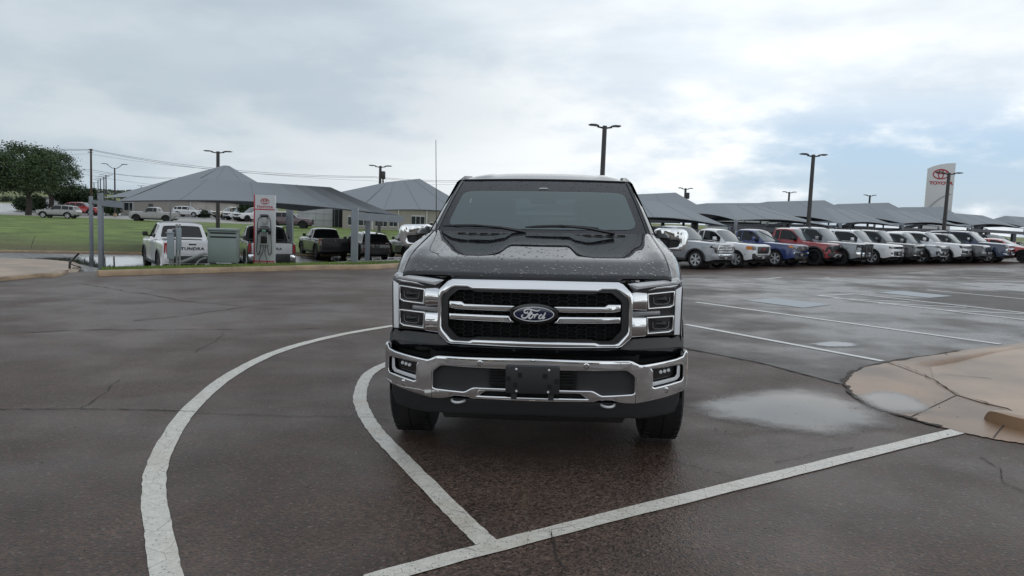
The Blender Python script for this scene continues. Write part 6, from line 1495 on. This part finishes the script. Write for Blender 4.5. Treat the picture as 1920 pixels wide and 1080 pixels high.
# ------------------------------------------------------------------ far vehicles on the road and lots
dR = (Vector(vf[2])-Vector(vf[4])).normalized()          # along the road, to the right
def heading_left(px, py): p = G(px, py); return (p.x, p.y, p.z+.07), math.atan2(-dR.x, dR.y)
def heading_right(px, py): p = G(px, py); return (p.x, p.y, p.z+.07), math.atan2(dR.x, -dR.y)
def toward(px, py, yaw=0.):
    p = G(px, py); v = Vector((p.x, p.y)).normalized(); return (p.x, p.y, p.z+.06), math.atan2(-v.x, v.y)+yaw
FV = 'cars far off on the road and dealership lots'
def far(name, lb, cat, kind, paint, dims, place, sc=1., kit=True, **k):
    loc, rz = place; kk = dict(detail=False, group=FV, front=kit_plain(paint) if kit else None); kk.update(k)
    return vehicle(name, lb, cat, kind, paint, *dims, loc, rz, sc, **kk)
L1, r1 = heading_left(73, 409)
far('suv', 'silver suv driving left along the far road before the big trees', 'suv', 'suv', 'warmsilver', (4.7, 1.88, 1.68), (L1, r1), .86, rails=True, wr=.36, hood=1.0, belt=1.08, detail=True)
far('pickup_truck', 'silver crew-cab pickup driving left along the far road', 'pickup truck', 'pickup', 'warmsilver', (6.1, 2.06, 1.99), heading_left(246, 415), .80, wr=.43, hood=1.25, belt=1.30, detail=True, rim='rim_dark')
far('suv', 'plum suv driving right in front of the curved showroom', 'suv', 'suv', 'plum', (5.0, 1.95, 1.72), heading_right(587, 430), 1.02, wr=.38, hood=1.06, belt=1.12, detail=True, rim='rim_dark')
far('suv', 'red off-roader behind the grey canopy posts', 'suv', 'suv', 'brightred', (4.5, 1.9, 1.85), heading_right(187, 405.5), .95, wr=.42, hood=1.15, belt=1.2, detail=True)
far('suv', 'blue suv parked between the two big tree trunks', 'suv', 'suv', 'navy', (4.6, 1.9, 1.7), toward(92, 393, 2.2), 1.1)
far('suv', 'dark car nose beside the bush behind the canopy posts', 'suv', 'suv', 'dark', (4.6, 1.9, 1.65), heading_right(227, 404), 1.1)
far('pickup_truck', 'grey pickup parked nose out before the beige building\'s entrance', 'pickup truck', 'pickup', 'steel', (5.6, 2.0, 1.9), toward(255, 399, .15), 1.3)
far('suv', 'pale teal car parked before the beige building, left of the dark red one', 'suv', 'suv', 'sky', (4.5, 1.85, 1.6), toward(280, 398, .2), 1.1)
far('suv', 'dark red suv parked before the beige building', 'suv', 'suv', 'wine', (4.9, 1.95, 1.8), toward(305, 400, .3), 1.45)
far('suv', 'black suv parked at the right corner of the beige building', 'suv', 'suv', 'black', (4.7, 1.92, 1.85), toward(356, 403, .25), 1.15)
far('suv', 'white car directly right of the black far suv', 'suv', 'suv', 'white', (4.6, 1.86, 1.65), toward(372, 402, .9), 1.0)
far('suv', 'white off-roader before the low brown-green bush', 'suv', 'suv', 'white', (4.6, 1.9, 1.75), toward(378, 408, 1.1), 1.0)
far('suv', 'white car behind the low brown-green bush', 'suv', 'suv', 'white', (4.7, 1.9, 1.5), toward(397, 407, 1.2), 1.0)
far('pickup_truck', 'beige pickup beside the dark light pole', 'pickup truck', 'pickup', 'beige', (5.4, 1.95, 1.8), toward(402, 411, -1.1), 1.05)
far('pickup_truck', 'red-nosed pickup half hidden by a white one', 'pickup truck', 'pickup', 'wine', (5.4, 1.95, 1.8), toward(415, 411.5, -1.0), 1.0)
far('pickup_truck', 'white pickup nearest the dark light pole', 'pickup truck', 'pickup', 'white', (5.6, 2.0, 1.9), toward(424, 413.5, -1.0), 1.05, rim='rim_dark')
far('pickup_truck', 'white pickup behind the clipped tree by the charging station', 'pickup truck', 'pickup', 'white', (5.6, 2.0, 1.85), toward(443, 416, -1.0), 1.05, rim='rim_dark')
far('van', 'dark van parked nose out by the curved showroom', 'van', 'suv', 'graphite', (5.2, 2.0, 1.95), toward(628, 424.5, .35), 1.3, kit=True)
far('suv', 'light blue off-roader before the tan building', 'suv', 'suv', 'sky', (4.7, 1.95, 1.85), toward(662, 427.5, .3), 1.15)
far('pickup_truck', 'red pickup parked nose out before the tan building', 'pickup truck', 'pickup', 'brightred', (5.6, 2.0, 1.92), toward(728, 430.5, .25), 1.2)
far('suv', 'pale car by the tan building beside the chrome mirror', 'suv', 'suv', 'silver', (4.6, 1.86, 1.6), toward(806, 432.5, .5), 1.1)

# ------------------------------------------------------------------ what stands behind the camera and shows in the chrome
mat('dealer_wall', (.34, .27, .20), .8, var=.06, vs=.5)
dl = empty('dealership_building', (-14, -46, gz(-14, -46))); tag(dl, 'low tan dealership mirrored in the black pickup\'s chrome', 'building')
b = nb(); box(b, -26, 26, -12, 0, 0, 4.6); obj('wall', b, 'dealer_wall', dl)
b = nb(); box(b, -26.5, 26.5, -12.5, .6, 4.61, 5.2, .05); obj('roof', b, 'roof_metal', dl)
for i in range(9):
    b = nb(); box(b, -24+i*5.4, -24+i*5.4+3.6, .01, .08, .5, 3.4); obj('window', b, 'win_dark', dl)
for i, (x, y) in enumerate(((22, -38), (31, -44), (40, -36), (-44, -30))):
    tree('oak_tree', ['leafy tree mirrored in the chrome right mirror, nearest one', 'leafy tree mirrored in the chrome right mirror, middle one', 'leafy tree mirrored in the chrome right mirror, farthest one', 'leafy tree mirrored in the chrome left mirror'][i], 'tree', Vector((x, y, gz(x, y))), 8, [(0, 0, 5.6, 3.4, 3.4, 2.4), (1.2, 0, 4.6, 2.6, 2.6, 1.6)], 2600, .26, 'leaf_oak', (.26, 4.2), [], 'trees behind the camera', 70+i, 1.1)
